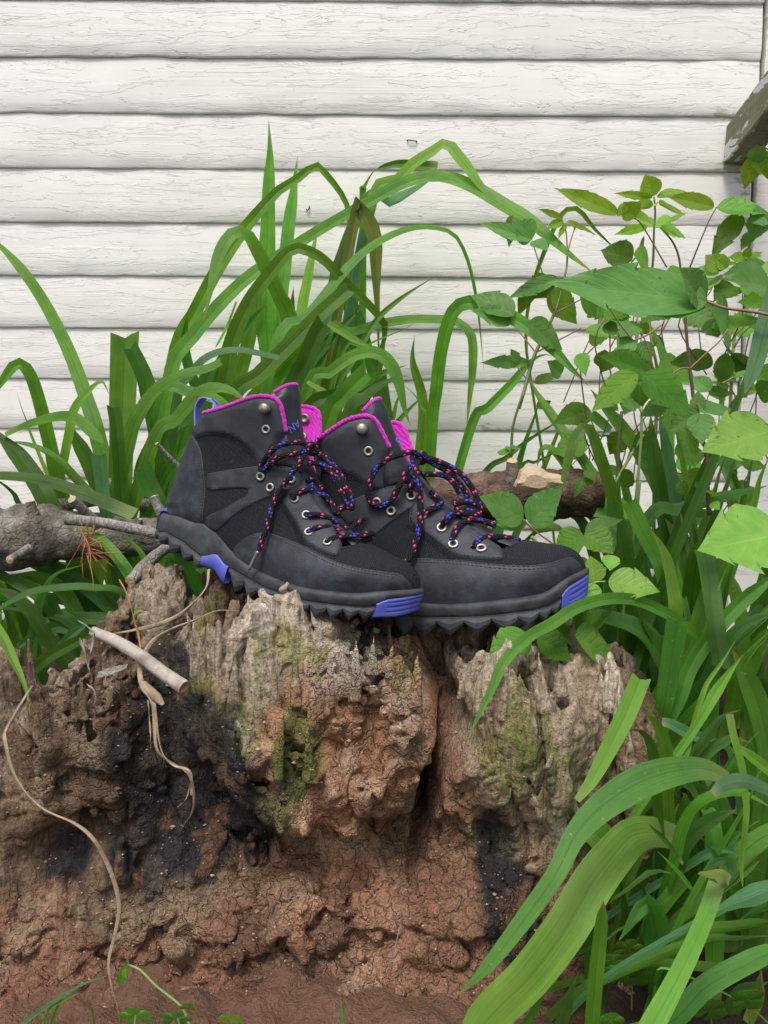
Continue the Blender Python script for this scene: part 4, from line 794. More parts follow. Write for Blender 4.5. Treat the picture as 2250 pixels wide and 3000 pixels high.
# ============================ plants ============================
rl = np.random.default_rng(33)
ZONE = dict(A=(500, 300, .4068), B=(900, 350, .4068), C=(1400, 450, .339), D=(1750, 200, .339), E=(1750, 900, .339), G=(1350, 1150, .339), H=(1750, 1600, .339), I=(1750, 2250, .339),
            K=(0, 300, .678), M=(0, 1250, .4522), R=(1250, 1500, .678), Q=(0, 2100, .663), S=(0, 0, 1.0))
def zpts(s):
    """'A x,y x,y ...' -> photograph pixels"""
    t = s.split(); x0, y0, k = ZONE[t[0]]; return [(x0 + k * float(a.split(',')[0]), y0 + k * float(a.split(',')[1])) for a in t[1:]]
def m_leaf(name, c0, c1, trans, gloss=.38, stripes=70, tf=.38, spots=0.0):
    n = NT(name); uv = n.tc.outputs['UV']; oi = n.node('ObjectInfo').outputs['Random']; n.m['x'] = 1
    mp = n.n.new('ShaderNodeMapping'); n.t.links.new(uv, mp.inputs[0]); mp.inputs['Scale'].default_value = (stripes, 2.2, 1)
    st = n.noise(mp.outputs[0], 1.0, 3, .6); s = n.node('SeparateXYZ', None, Vector=uv); mid = n.math('ABSOLUTE', n.math('SUBTRACT', s.outputs[0], .5))
    big = n.noise(n.map(), 26, 4, .6); c = n.mix(n.ramp(big, [(.3, 0), (.7, 1)]), c0, c1)
    c = n.mix(1.0, c, n.ramp(st, [(.3, .74), (.7, 1.24)]), 'MULTIPLY'); c = n.mix(n.ramp(mid, [(0, .45), (.035, 0)]), c, tuple(v * .55 for v in c0))
    hs = n.node('HueSaturation', None, Color=c, Hue=n.math('ADD', .485, n.math('MULTIPLY', oi, .03)), Value=n.math('ADD', .82, n.math('MULTIPLY', oi, .4))).outputs[0]
    hs = n.mix(n.ramp(s.outputs[1], [(.0, .75), (.16, 0)]), hs, (.26, .33, .13))                      # leaves pale towards their foot
    if spots: hs = n.mix(n.ramp(n.noise(n.map(), 190, 3), [(.70 - spots * .05, 0), (.76, .8)]), hs, (.42, .38, .06))
    hs = n.mix(n.ramp(s.outputs[1], [(.965, 0), (.995, .65)]), hs, (.28, .19, .05))
    nm = n.bump(n.math('ADD', st, n.math('MULTIPLY', n.ramp(mid, [(0, 0), (.05, 1)]), .8)), .45, .0011)
    n.fin(hs, n.math('ADD', gloss, n.math('MULTIPLY', big, .15)), nm, Specular_IOR_Level=.42)
    tr = n.node('BsdfTranslucent', None, Color=n.mix(1.0, hs, trans, 'MULTIPLY'), Normal=nm); mx = n.n.new('ShaderNodeMixShader'); mx.inputs[0].default_value = tf
    n.t.links.new(n.p.outputs[0], mx.inputs[1]); n.t.links.new(tr.outputs[0], mx.inputs[2]); n.t.links.new(mx.outputs[0], n.out.inputs[0]); return n.m
LM = dict(d=m_leaf('dark strap leaf', (.034, .105, .012), (.062, .165, .016), (2.2, 2.2, .9)), m=m_leaf('strap leaf', (.062, .175, .016), (.115, .265, .022), (2.2, 2.1, .8)),
          l=m_leaf('young strap leaf', (.13, .30, .03), (.20, .39, .05), (1.9, 1.8, .8)), t=m_leaf('waxy strap leaf', (.055, .16, .055), (.10, .235, .09), (1.8, 2.0, .8), .3),
          y=m_leaf('yellowing leaf', (.10, .18, .022), (.19, .22, .035), (1.3, 1.2, .7)), s=m_leaf('spotted strap leaf', (.065, .18, .03), (.10, .25, .035), (2.0, 2.0, .8), .36, spots=1.0))
def blade_geo(P, tl, tip, fold, roll0, roll1, wav=0.0, seed=0):
    n = max(16, min(64, int(np.sum(np.linalg.norm(np.diff(P[:, :3], axis=0), axis=1)) / .008))); Q = spline(P, n); w = Q[:, 3].copy(); Q = Q[:, :3]; s = np.linspace(0, 1, n)
    T = norm(np.gradient(Q, axis=0)); V = norm(norm(CAMP - Q) + [0, 0, .45]); Nn = norm(V - T * (V * T).sum(1, keepdims=True))
    for _ in range(3): Nn[1:-1] = norm(Nn[:-2] + Nn[1:-1] * 2 + Nn[2:]); Nn = norm(Nn - T * (Nn * T).sum(1, keepdims=True))
    a = np.radians(roll0 + (roll1 - roll0) * s)[:, None]; B = np.cross(T, Nn); S_ = B * np.cos(a) + Nn * np.sin(a); N2 = np.cross(S_, T)
    if tip == 'p': w = w * np.clip((1 - s) / tl, 0, 1) ** .8
    elif tip == 'r': w = w * np.sqrt(np.clip(1 - np.clip((s - .9) / .1, 0, 1) ** 2, 0, 1))
    w = np.maximum(w, .0004); m = 9; u = np.linspace(-1, 1, m); rg = np.random.default_rng(seed)
    wv = gnoise(rg, (np.arange(n) / n, [0., 1.]), (.09, 1)) * wav
    out = np.zeros((n, m, 3)); tf = math.tan(radians(fold))
    for j, uu in enumerate(u):
        prof = (abs(uu) - .5) * tf * (1 - .25 * abs(uu)); e = wv[:, 0 if uu < 0 else 1] * abs(uu) ** 2
        out[:, j] = Q + S_ * (w / 2 * uu)[:, None] + N2 * (w / 2 * (prof + e))[:, None]
    if tip == 'c':                                           # mown off: a shallow notch with ragged edge
        d = (np.abs(u) - .55) * .20 + rg.uniform(-.03, .03, m) + rg.uniform(-.12, .12) * u
        out[-1] += T[-1] * (w[-1] * d)[:, None]
    uv = np.stack(np.meshgrid(s * (.955 if tip == 'c' else 1), (u + 1) / 2, indexing='ij')[::-1], -1)
    return out.reshape(-1, 3), grid_faces(n, m), uv.reshape(-1, 2)
NLEAF = [0]; WS = [1.02]
def blade(parent, pts, Y, w, tone='m', tip='p', fold=18, roll=(0, 0), root=None, wav=.07):
    """pts: pixel string; Y: depths spread along the visible part; w: width(s) in photograph pixels"""
    px = zpts(pts); L = np.concatenate([[0], np.cumsum(np.hypot(*np.diff(np.array(px), axis=0).T))]); Y = np.atleast_1d(Y)
    yy = np.interp(L / L[-1], np.linspace(0, 1, len(Y)), Y); P = [at(a, b, c) for (a, b), c in zip(px, yy)]
    w = np.atleast_1d(w).astype(float); auto = len(w) < 4
    if len(w) == 1: w = np.array([.85, 1, 1, .97, .92]) * w[0]
    W = list(np.interp(L / L[-1], np.linspace(0, 1, len(w)), w) / FPX * yy * WS[0])
    if root is not None:
        d0 = norm(P[0] - P[1]); hz = np.array([d0[0], d0[1]]) * min(.75, P[0][2] / max(-d0[2], .35)) if P[0][2] > 0 else np.zeros(2); hl = np.linalg.norm(hz); hz = hz * min(1, .13 / max(hl, 1e-6))
        r = np.array([P[0][0] + hz[0] * .85 + .15 * (root[0] - P[0][0]), P[0][1] + hz[1] * .5 + .25 * (root[1] - P[0][1]), -.01])
        if P[0][2] > .05: P = [r, r + (P[0] - r) * [.38, .4, .5]] + P; W = [W[0] * .75, W[0] * .9] + W
    P = np.column_stack([np.array(P), W])
    NLEAF[0] += 1
    V, F, uv = blade_geo(P, .38 if auto else .10, tip, fold, roll[0], roll[1], wav, NLEAF[0]); o = np.array(parent.location)
    return mesh('leaf', V - o, F, LM[tone], parent, uv=uv)
def clump(label, root):
    e = empty('strap_leaf_plant', root); tag(e, label, 'plant', 'strap-leaved lily plants'); return e
def run(parent, text, root):
    for ln in text.strip().splitlines():
        f = [q.strip() for q in ln.split('|')]; kw = {}
        Y = [float(q) for q in f[1].split()]; w = [float(q) for q in f[2].split()]; k = f[3] if len(f) > 3 else 'm'
        tone = k[0]; tip = k[1] if len(k) > 1 else 'p'
        fold = float(f[4]) if len(f) > 4 and f[4] else rl.uniform(14, 30); rr = tuple(float(q) for q in f[5].split()) if len(f) > 5 and f[5] else (rl.uniform(-38, 38), rl.uniform(-38, 38))
        blade(parent, f[0], Y, w, tone, tip, fold, rr, None if len(f) > 6 and f[6] == 'n' else root)

c_mid = clump('tall lily plant behind the boots, arching leaves crossing against the wall', (-.05, 1.24, 0))
run(c_mid, '''A 720,1900 690,1560 690,1200 700,900 705,640 715,380 706,125 | 1.40 1.45 | 50 60 62 48 40 34 26 18 | m | 14 | 5 -5
A 800,1500 815,1250 850,900 885,650 912,395 | 1.42 1.48 | 34 38 36 30 22 | mp | 16 | 10 5
A 940,1560 985,1300 1030,1050 1065,870 | 1.44 1.47 | 34 32 26 20 | lp
A 400,1960 450,1700 560,1450 700,1250 860,1065 960,1060 1100,1130 1250,1290 1400,1430 1512,1553 1544,1622 1527,1763 1487,1952 | 1.25 1.22 1.30 | 46 44 40 32 28 24 22 20 | mp
S 500,1097 561,992 634,902 728,812 838,737 931,678 1029,621 1100,581 1164,545 1238,519 1307,519 1388,549 1470,598 1552,649 1637,721 1692,765 1740,800 | 1.30 1.36 1.34 1.2 | 40 40 36 34 34 40 46 48 40 | mp | 16 | -10 20
A 20,1860 180,1500 350,1180 540,900 760,650 900,560 1045,455 1130,530 1230,660 1280,780 1290,1000 1275,1300 1245,1590 | 1.36 1.40 1.44 | 38 38 36 32 24 18 14 12 10 | mp
A 870,1640 780,1400 680,1180 560,960 500,930 440,950 370,1050 320,1200 270,1440 235,1570 | 1.32 1.26 1.2 | 50 46 44 40 38 30 24 | mp | 14
A 40,2180 150,1960 230,1860 350,1800 500,1785 640,1810 780,1840 | 1.12 1.08 | 36 40 42 38 34 | tc | 12 | 25 40
A 420,2200 640,1960 880,1720 1080,1520 1285,1340 | 1.16 1.2 | 46 46 44 42 40 | mc
S 809,1012 900,930 981,830 1042,761 1112,708 1185,675 1246,665 1307,675 1335,692 1360,736 1380,797 1396,879 1408,980 1417,1086 | 1.2 1.28 1.36 | 36 36 34 30 26 18 12 10 7 5 | mp
A 880,2100 960,1900 1040,1700 1105,1585 | 1.14 1.12 | 50 52 52 52 | dc | 24
B 130,2212 250,2000 430,1815 | 1.08 1.06 | 52 52 50 | mc | 20
B 280,2180 420,2000 560,1900 690,1850 755,1865 | 1.06 1.03 | 46 46 44 36 22 | dp | 16
B 0,1950 150,1830 300,1720 420,1675 520,1690 600,1760 660,1900 700,2080 740,2200 | 1.12 1.08 | 34 36 38 36 34 | mp
B 190,2000 300,1780 420,1570 520,1420 700,1270 930,1125 | 1.2 1.28 | 22 20 18 12 6 | mp
B 140,1590 300,1540 500,1480 700,1445 880,1440 1050,1450 1150,1510 1190,1600 1190,1800 1170,2000 1150,2200 | 1.3 1.26 1.2 | 28 30 30 28 27 25 30 | mp | 16 | -20 20
B 330,1500 300,1200 260,1050 300,850 400,690 | 1.4 | 42 46 44 40 26 | dp
B 340,730 390,672 450,740 490,880 495,1050 500,1250 510,1450 515,1700 515,1880 | 1.34 | 30 42 38 26 14 10 8 7 | yp
B 200,1180 250,1000 330,780 450,560 640,470 850,420 930,345 | 1.38 1.42 | 40 40 38 34 30 | dp
B 940,345 800,332 650,320 500,355 | 1.42 | 30 26 20 10 | dp || | n
B 440,700 600,600 800,490 920,400 935,340 | 1.38 1.40 | 34 44 46 36 24 | tp
B 450,650 640,450 760,320 900,230 1000,165 1060,230 1150,340 1250,480 1330,560 1450,665 | 1.38 1.34 1.3 | 34 36 36 32 30 34 36 30 22 | lp | 12
B 400,620 400,520 440,430 480,370 520,340 | 1.42 | 22 20 14 8 | mp
B 490,1900 430,1650 370,1400 310,1200 | 1.3 | 40 36 32 28 | dp
B 0,1890 100,1950 190,2010 | 1.1 | 14 20 18 | lp | 10 | | n
B 150,1470 250,1530 350,1590 470,1650 | 1.16 | 20 20 18 | lp | 10 | | n
B 240,1730 400,1640 550,1570 700,1510 780,1455 | 1.2 | 18 18 14 | mp
B 840,2212 840,2100 780,1990 700,1920 | 1.1 | 28 26 20 | mp
B 560,2212 540,2000 520,1850 | 1.2 | 50 48 44 | dc
B 160,2200 60,1900 100,1600 180,1300 240,1100 | 1.35 | 46 50 46 40 30 | tp
B 100,2200 160,1900 230,1600 270,1400 | 1.3 | 30 26 22 12 | mp
B 600,2212 640,2050 700,1900 | 1.2 | 40 36 30 | mp
K 780,1475 880,1300 960,1150 1040,1000 | 1.28 | 46 44 40 34 | dp
K 1010,1475 1100,1330 1200,1180 | 1.25 | 44 46 40 | dp
K 720,1475 800,1360 870,1240 910,1150 | 1.22 | 44 44 40 | dc
K 1020,860 1000,920 960,1010 930,1060 | 1.4 | 5 7 8 8 | lp | 5 | | n
A 330,1960 420,1780 430,1560 490,1420 | 1.4 | 14 12 10 6 | lp''', (-.05, 1.24, 0))
run(c_mid, '''S 560,1260 640,1080 720,960 790,880 | 1.36 | 40 40 34 22 | dp
S 640,1250 700,1100 745,930 770,800 | 1.40 | 40 42 36 22 | mp
S 700,1250 790,1120 900,1010 1010,940 | 1.22 | 42 44 38 22 | mp
S 760,1280 850,1130 960,1000 1060,900 | 1.30 | 40 42 36 24 | dp
S 800,1290 820,1120 850,960 860,840 | 1.44 | 44 46 40 26 | dp
S 860,1300 960,1190 1080,1110 1190,1070 | 1.12 | 40 42 36 20 | mp
S 900,1300 930,1150 980,1010 1000,930 | 1.42 | 42 44 38 26 | dp
S 1000,1330 1060,1180 1110,1060 1130,960 | 1.34 | 40 42 36 20 | dp
S 620,1230 560,1100 540,1000 555,900 | 1.34 | 34 36 30 18 | dp
S 1100,1330 1170,1230 1260,1140 | 1.2 | 36 38 24 | mp
S 1230,1330 1240,1180 1210,1060 1215,980 | 1.36 | 32 32 26 14 | mp''', (-.05, 1.3, 0))
run(c_mid, '''S 470,1180 560,1150 650,1180 720,1250 | 1.1 | 34 40 38 30 | mp
S 880,1240 980,1160 1060,1170 1120,1260 | 1.08 | 36 40 36 28 | dp''', (-.05, 1.2, 0))
c_left = clump('lily plant left of the boots with broad mown-off leaves above the branch', (-.42, 1.15, 0))
run(c_left, '''K 430,1475 380,1300 300,1080 200,880 100,730 0,620 -80,560 | 1.14 1.2 1.22 | 46 40 36 32 28 24 | mp
K 525,1475 530,1300 535,1150 540,1000 | 1.12 1.14 | 66 72 74 76 | mc | 26 | 0 0
K 655,1320 620,1180 560,1055 | 1.1 1.09 | 52 50 48 | dc
K 215,1475 180,1330 140,1200 100,1135 60,1140 0,1220 -50,1300 | 1.1 1.06 | 38 36 34 32 28 | mp
K 290,1475 320,1330 380,1250 440,1205 470,1260 | 1.12 | 26 26 22 16 | lp
K 20,1440 120,1395 250,1360 330,1370 390,1420 450,1475 | 1.06 1.02 | 24 30 36 36 32 | mp || | n
K 150,1475 120,1390 90,1310 75,1255 | 1.15 | 18 15 10 | lp
K 510,1500 505,1420 490,1315 | 1.03 | 36 36 38 | dc
K 555,1475 600,1350 680,1240 780,1180 900,1150 955,1120 | 1.06 1.02 | 52 56 54 46 38 | mc | 16 | 20 35
K 660,1475 760,1370 860,1260 950,1235 1020,1260 1070,1310 | 1.04 1.0 | 46 50 52 50 46 | mp | 14 | 20 20
M 330,540 250,380 130,200 0,60 -60,0 | 1.04 1.06 | 60 60 58 50 44 | dp
M 590,440 480,330 380,220 250,140 80,95 | 1.08 | 30 34 30 26 20 | mp || | n
M 870,570 650,480 450,400 250,340 0,320 -150,330 | .96 1.0 | 42 42 40 36 30 | dp || | n
M 150,560 100,450 0,360 -80,330 | 1.0 | 44 44 40 | dp
M 690,570 665,400 640,180 | .99 | 34 38 42 | tc | 26 | 0 10
M 840,560 800,300 760,50 745,-120 | 1.05 | 36 38 36 | mp
M 1060,560 980,400 920,260 | .98 | 44 48 52 | dc | 22
M 1110,430 1130,200 1185,-40 | 1.06 | 34 32 28 | mp
M 1040,420 1150,210 1250,90 1330,20 | 1.1 | 40 40 36 | mp
M 950,520 900,300 960,100 1040,-60 | 1.14 | 50 50 46 | dp
M 700,520 560,200 470,40 420,-60 | 1.16 | 50 50 42 34 | dp
M 420,520 330,260 300,60 260,-140 | 1.12 | 40 40 34 | mp
M 850,1130 600,1050 400,1050 200,1080 0,1180 -100,1260 | .9 .88 | 34 42 44 38 30 | dp || -30 -40
M 800,1250 500,1000 250,900 80,860 | 1.0 | 46 46 40 30 | dp
M 780,1300 450,1230 100,1150 -100,1120 | .98 | 42 42 36 | dp
M 740,1200 620,1000 560,880 | 1.0 | 50 46 40 | dp
M 700,1200 300,1100 0,1000 | 1.05 | 50 50 40 | dp
M 500,1300 300,1210 0,1180 -100,1180 | .96 | 50 44 40 | dp
M 900,1080 760,850 640,720 480,630 | .9 .96 | 40 42 36 24 | mp
M 960,900 880,780 800,690 740,640 | .92 | 44 44 36 | mp
M 1080,900 1130,880 1180,930 | .9 | 40 40 36 | dp
M 1150,930 1070,860 1000,800 | .9 | 40 40 30 | dp
M 150,1640 300,1500 480,1400 620,1330 | .78 | 28 36 34 20 | dp || | n
M 380,1430 470,1340 570,1280 | .8 | 18 26 22 | tp || | n
M 650,1250 500,1130 440,1040 | 1.02 | 44 44 30 | tp''', (-.42, 1.15, 0))
run(c_left, '''M 420,1330 300,1130 120,1010 -60,960 | .96 | 40 44 40 26 | dp
M 560,1330 420,1080 260,980 60,960 | .99 | 40 44 40 24 | mp
M 300,1360 200,1200 60,1080 -80,1050 | .94 | 40 42 34 20 | dp
M 200,1400 140,1200 60,1000 -40,900 | 1.0 | 44 44 38 24 | dp
M 640,1300 560,1080 430,930 330,880 | 1.02 | 44 46 40 24 | dp
M 100,1420 60,1250 -20,1100 | .98 | 40 40 30 | dp''', (-.42, 1.0, 0))
c_fl = clump('single bright green lily leaf hanging in from the left edge over the stump', (-.60, .62, 0))
run(c_fl, '''M -260,1250 -140,1170 0,1330 80,1500 160,1680 195,1870 | .58 .52 | 26 30 32 28 20 | lp | 20 | 10 30''', (-.60, .62, 0))
c_br = clump('lily plant right of the boots, beside the log, leaves bent over', (.22, 1.18, 0))
run(c_br, '''S 1266,1250 1278,1143 1290,1042 1311,952 1339,899 1388,887 1468,914 1552,962 1620,1023 1671,1077 1725,1131 | 1.22 1.18 1.1 | 32 36 36 38 40 40 38 34 28 | mp | 14 | 15 -20
S 1380,1250 1429,1196 1500,1123 1549,1064 1590,1040 1617,1043 | 1.26 1.3 | 28 28 26 20 14 | mp
C 440,1850 420,1700 415,1500 440,1300 500,1050 600,780 680,600 740,500 830,470 900,510 1000,640 1130,770 1240,890 | 1.28 1.26 | 8 9 11 13 14 13 12 | mp
G 1220,900 1100,660 950,440 800,230 650,0 590,-130 | 1.05 1.14 | 40 42 42 38 28 | mp | 22
G 1350,1050 1250,700 1150,400 1100,310 1050,310 980,420 920,620 860,880 840,980 | 1.0 .96 | 40 38 36 34 30 26 18 | mp | 16
G 1230,1220 1100,1000 950,700 800,500 740,470 690,500 660,640 | 1.06 1.1 | 44 40 36 32 30 | mp
G 480,690 550,450 640,200 690,40 | 1.25 | 30 28 24 | dp
G 180,750 400,560 600,400 960,180 | 1.3 | 22 22 18 | dp
G 500,690 650,600 900,480 | 1.28 | 20 22 18 | dp
G 1330,480 1210,380 1100,300 | 1.25 | 30 26 20 | dp
G 700,700 900,200 1000,40 | 1.3 | 24 30 26 | mp
B 880,2212 890,2000 905,1800 | 1.25 | 24 24 20 | mp''', (.22, 1.18, 0))
c_r = clump('large lily plant at the right, fan of upright broad leaves under the sapling leaves', (.33, .98, 0))
run(c_r, '''S 2008,1810 1987,1578 1940,1459 1892,1358 1825,1256 1770,1191 1730,1140 | .90 1.0 1.04 | 44 42 41 40 36 | mp | 22 | -15 0
E 560,1700 500,1350 470,1100 460,930 | .98 | 44 44 42 38 | dp
E 680,1700 620,1350 550,1000 540,880 | .95 | 40 40 38 34 | tp
E 770,1550 720,1250 650,900 600,820 | .97 | 30 30 28 | mp
E 620,900 590,500 500,250 430,110 | 1.02 1.08 | 32 30 28 24 | mp
E 1130,950 1280,760 1400,500 1500,400 | .9 | 44 44 40 | dp
E 980,1700 1050,1450 1130,1230 | .92 | 36 38 34 | mp
E 1060,1700 1160,1400 1240,1220 | .95 | 34 32 28 | dp
E 1250,1700 1320,1400 1360,1250 | .95 | 36 38 34 | dp
E 1310,1830 1400,1500 1490,1280 | .85 | 50 52 46 | mp
E 430,1850 700,1750 1000,1665 1330,1580 1480,1540 | .93 | 40 44 42 36 30 | dp | 14 | 10 10
E 560,2300 520,2180 400,1950 275,1680 | .86 .88 | 44 48 50 46 | mc | 16
E 50,1990 200,1900 330,1810 | .95 | 28 34 34 | dp || | n
E 810,2250 760,2000 715,1770 | .84 | 10 10 12 | mr | 5
H 680,660 650,350 595,100 520,-60 455,-150 | .80 .82 | 40 36 30 22 | lp | 24
H 790,680 700,200 690,50 | .84 | 30 36 36 | lp
H 800,820 950,450 1080,120 1150,-20 | .78 | 48 52 52 46 | mp | 20
H 640,1440 800,1050 1000,750 1250,480 1475,300 1600,200 | .70 .74 | 42 46 46 44 40 | mp | 26
H 560,1450 620,1100 660,850 695,640 | .70 .68 | 50 56 60 62 | sc | 20 | 10 5
S 2140,1945 2123,1925 2055,1871 1987,1817 1886,1766 1818,1753 1750,1760 1680,1785 1621,1825 1548,1866 1480,1934 1433,2035 1392,2117 1365,2178 | .74 .70 .62 .56 | 22 30 34 36 36 34 30 24 | mp | 14 | 20 10
H 350,900 300,700 240,480 180,200 | .86 | 40 42 38 30 | dp
H 530,900 400,650 330,480 | .84 | 40 40 34 | dp
H 1020,700 1130,300 1200,80 | .8 | 36 36 30 | dp
H 960,640 1060,330 1130,160 | .74 | 16 20 16 | lp
H 820,1350 950,1050 1000,880 | .74 | 46 46 36 | dp
H 1475,300 1330,560 1250,640 | .78 | 40 40 30 | dp
H 1230,1000 1400,820 1500,720 | .7 | 36 34 30 | mp
H 900,1200 1150,900 1475,620 | .75 | 44 44 40 | dp
H 1260,1020 1360,900 1475,780 | .72 | 26 26 22 | mp
H 400,1000 430,850 420,640 | .85 | 50 50 40 | dp
H 240,850 200,500 170,150 150,-50 | .9 | 40 40 36 | dp
H 560,900 470,400 420,100 400,-100 | .88 | 40 40 34 | tp
H 900,300 860,0 800,-300 | .9 | 44 44 36 | dp
H 1100,200 1180,-100 1260,-300 | .9 | 40 40 36 | dp
S 2330,700 2280,830 2238,970 2214,1065 2182,1154 | .74 .70 | 30 46 52 48 30 | tp | 14 | 10 -10 | n
E 1180,900 1330,450 1440,50 1500,-200 | .82 | 30 34 34 | dp''', (.33, .98, 0))
c_lr = clump('lily plant at the lower right with a tangle of short curved leaves', (.235, .66, 0))
run(c_lr, '''H 500,1960 480,1750 400,1610 270,1580 | .56 | 40 40 36 24 | dp | 14 | 30 50
H 600,1900 585,1700 500,1520 395,1440 | .57 | 42 44 42 30 | mp | 14 | 10 40
H 500,1500 440,1380 405,1265 | .60 | 24 24 14 | mp
S 1690,2345 1735,2285 1785,2190 1835,2090 1878,1985 | .52 .55 | 20 44 54 58 56 | lc | 18 | 0 -15 | n
H 720,1900 800,1650 860,1450 940,1200 1080,1000 1190,820 | .58 .6 | 22 20 16 12 10 | lp | 20
H 850,1560 1000,1300 1150,1080 1262,935 | .58 | 26 34 30 22 | lp | 22
H 820,1810 950,1650 1080,1470 1190,1440 1220,1420 | .6 | 34 36 32 18 | dp
H 880,1860 1050,1720 1170,1660 1320,1700 | .6 | 36 36 34 26 | dp
H 1225,1740 1350,1830 1520,1960 | .52 | 18 34 34 | lc | 16 | | n
H 1475,1900 1470,1680 1400,1400 1300,1150 1165,890 | .60 | 60 66 66 58 46 | sp | 16 | -10 20
H 560,1520 640,1540 800,1620 1000,1680 | .62 | 26 36 36 30 | tp || | n
S 2137,2092 2150,2160 2174,2244 2180,2310 2187,2370 2180,2453 2171,2521 2176,2599 | .50 .48 | 22 22 20 18 16 14 | lp | 20 | 0 20 | n
I 700,850 740,700 850,550 1000,440 1200,360 | .56 | 40 44 44 40 | dp
I 680,760 740,520 860,320 1000,240 1150,210 1300,230 1500,340 | .54 .5 | 46 50 50 48 44 | mp | 12 | 20 40
S 2090,2328 2130,2296 2190,2292 2280,2330 | .46 | 30 60 64 50 | tp | 14 | 20 30 | n
I 770,850 950,740 1100,700 1240,760 | .56 | 24 30 30 24 | tp
I 360,1690 600,1570 900,1400 1200,1370 1500,1320 | .55 .5 | 46 46 44 44 40 | mp | 24
I 400,1640 600,1400 900,1150 1150,980 1400,800 | .55 | 34 38 38 30 24 | mp | 28
I 380,1560 450,1350 600,1150 770,950 | .55 | 30 44 50 54 | mc | 30
I 850,1500 1200,1470 1500,1450 | .5 | 40 40 36 | mp | 20
I 620,2200 900,1920 1150,1760 1500,1590 1700,1520 | .46 | 60 66 66 56 | sp | 22 | -10 10
I 380,1700 700,1700 1080,1735 | .52 | 24 30 32 | mc | 34
I 1040,1240 1250,1150 1475,1050 1700,950 | .48 | 30 66 76 66 | tp | 18 | 20 20
I 550,850 520,600 560,380 | .58 | 40 44 34 | dp
I 740,830 600,640 440,480 | .5 | 12 16 18 | dp || | n
I 880,1130 700,900 520,720 | .52 | 10 14 10 | mp || | n
I 230,1070 400,930 520,890 640,910 | .52 | 10 20 24 20 | dp
I 70,1480 200,1380 360,1320 | .52 | 14 26 22 | dp
I 1080,860 1010,740 920,650 | .5 | 18 16 8 | dp || | n
I 250,1300 220,1100 180,900 | .56 | 34 34 28 | dp
I 500,1350 420,1150 380,950 | .56 | 40 40 30 | dp
I 1300,2212 1380,2000 1420,1750 | .52 | 36 40 36 | yp
I 640,1740 560,1760 510,1748 | .48 | 8 8 6 | lr
I 520,1200 700,1080 860,1000 | .58 | 40 44 40 | dp
I 1100,2212 1250,1950 1475,1850 | .55 | 50 50 40 | dp
I 1380,1500 1475,1250 1500,1050 | .55 | 40 40 36 | dp
I 450,2212 520,2050 500,1880 | .5 | 30 40 36 | sp
I 1000,850 1180,600 1400,450 | .57 | 44 44 36 | dp
I 1100,1000 1250,850 1450,700 | .55 | 44 44 36 | mp
H 1000,2100 1200,1800 1400,1600 | .6 | 44 44 36 | dp
H 1280,2250 1380,1980 1475,1900 | .5 | 24 22 18 | mp''', (.235, .66, 0))
c_front = clump('lily plant in front at the lower right, broadest leaves reaching over the stump', (.29, .46, 0))
run(c_front, '''S 2131,2282 2063,2253 1962,2262 1860,2300 1758,2368 1684,2449 1630,2558 1555,2666 1474,2775 1413,2849 1338,2917 | .54 .48 .40 | 42 74 98 98 78 62 58 58 52 42 24 | s | 12 | 15 -10 | n
S 1985,2455 1915,2438 1855,2448 1806,2497 1738,2585 1657,2720 1555,2856 1453,2958 1360,3060 | .57 .51 .43 | 70 104 122 128 128 126 122 118 | lr | 16 | 15 0 | n
S 2101,2588 2072,2674 2021,2792 1970,2894 1913,3000 1870,3080 | .44 .40 | 50 52 56 62 70 76 | lr | 22 | -8 8 | n
S 2138,2580 2115,2562 2076,2563 2044,2560 | .43 | 34 36 30 20 | yp | 10 | | n
S 2106,2590 2140,2560 2140,2530 2110,2522 2075,2545 | .44 | 46 40 34 24 | tp | 10 | 40 60 | n
S 1738,3060 1742,2900 1755,2770 1768,2640 | .46 | 48 48 46 34 | mr | 20
S 1628,3060 1660,2950 1690,2860 | .48 | 40 40 30 | dp
S 1500,3060 1540,3000 1600,2900 | .5 | 26 26 18 | mp''', (.29, .46, 0))

# more leaves of the two right-hand plants, filling in behind the ones above
for cl, n_, x0, x1, y0, y1, hh in ((c_r, 46, .24, .60, .80, 1.10, .34), (c_lr, 46, .16, .42, .52, .72, .16), (c_left, 22, -.62, -.26, .95, 1.18, .26), (c_mid, 18, -.22, .10, 1.12, 1.3, .34)):
    for _ in range(n_):
        b = np.array([rl.uniform(x0, x1), rl.uniform(y0, y1), 0.0]); a = rl.uniform(0, 2 * pi); h_ = hh * rl.uniform(.55, 1.1); sp_ = h_ * rl.uniform(.15, .7); d = np.array([cos(a), sin(a) * .6, 0]); lean_ = rl.uniform(.3, 1.0)
        P = np.array([b, b + d * sp_ * .2 + [0, 0, h_ * .5], b + d * sp_ * .6 + [0, 0, h_ * .9], b + d * sp_ * (1.0 + lean_ * .5) + [0, 0, h_ * (1.0 - .35 * (lean_ > .65) * lean_)]]); wd = rl.uniform(.016, .025)
        if P[:, 1].min() < .50: continue
        tp = 'c' if rl.uniform() < .25 else 'p'; NLEAF[0] += 1; V, F, uv = blade_geo(np.column_stack([P, wd * np.array([.7, 1, .95, .8])]), .35, tp, rl.uniform(10, 26), rl.uniform(-40, 40), rl.uniform(-40, 40), .12, NLEAF[0])
        mesh('leaf', V - np.array(cl.location), F, LM['d' if rl.uniform() < .7 else 'm'], cl, uv=uv)
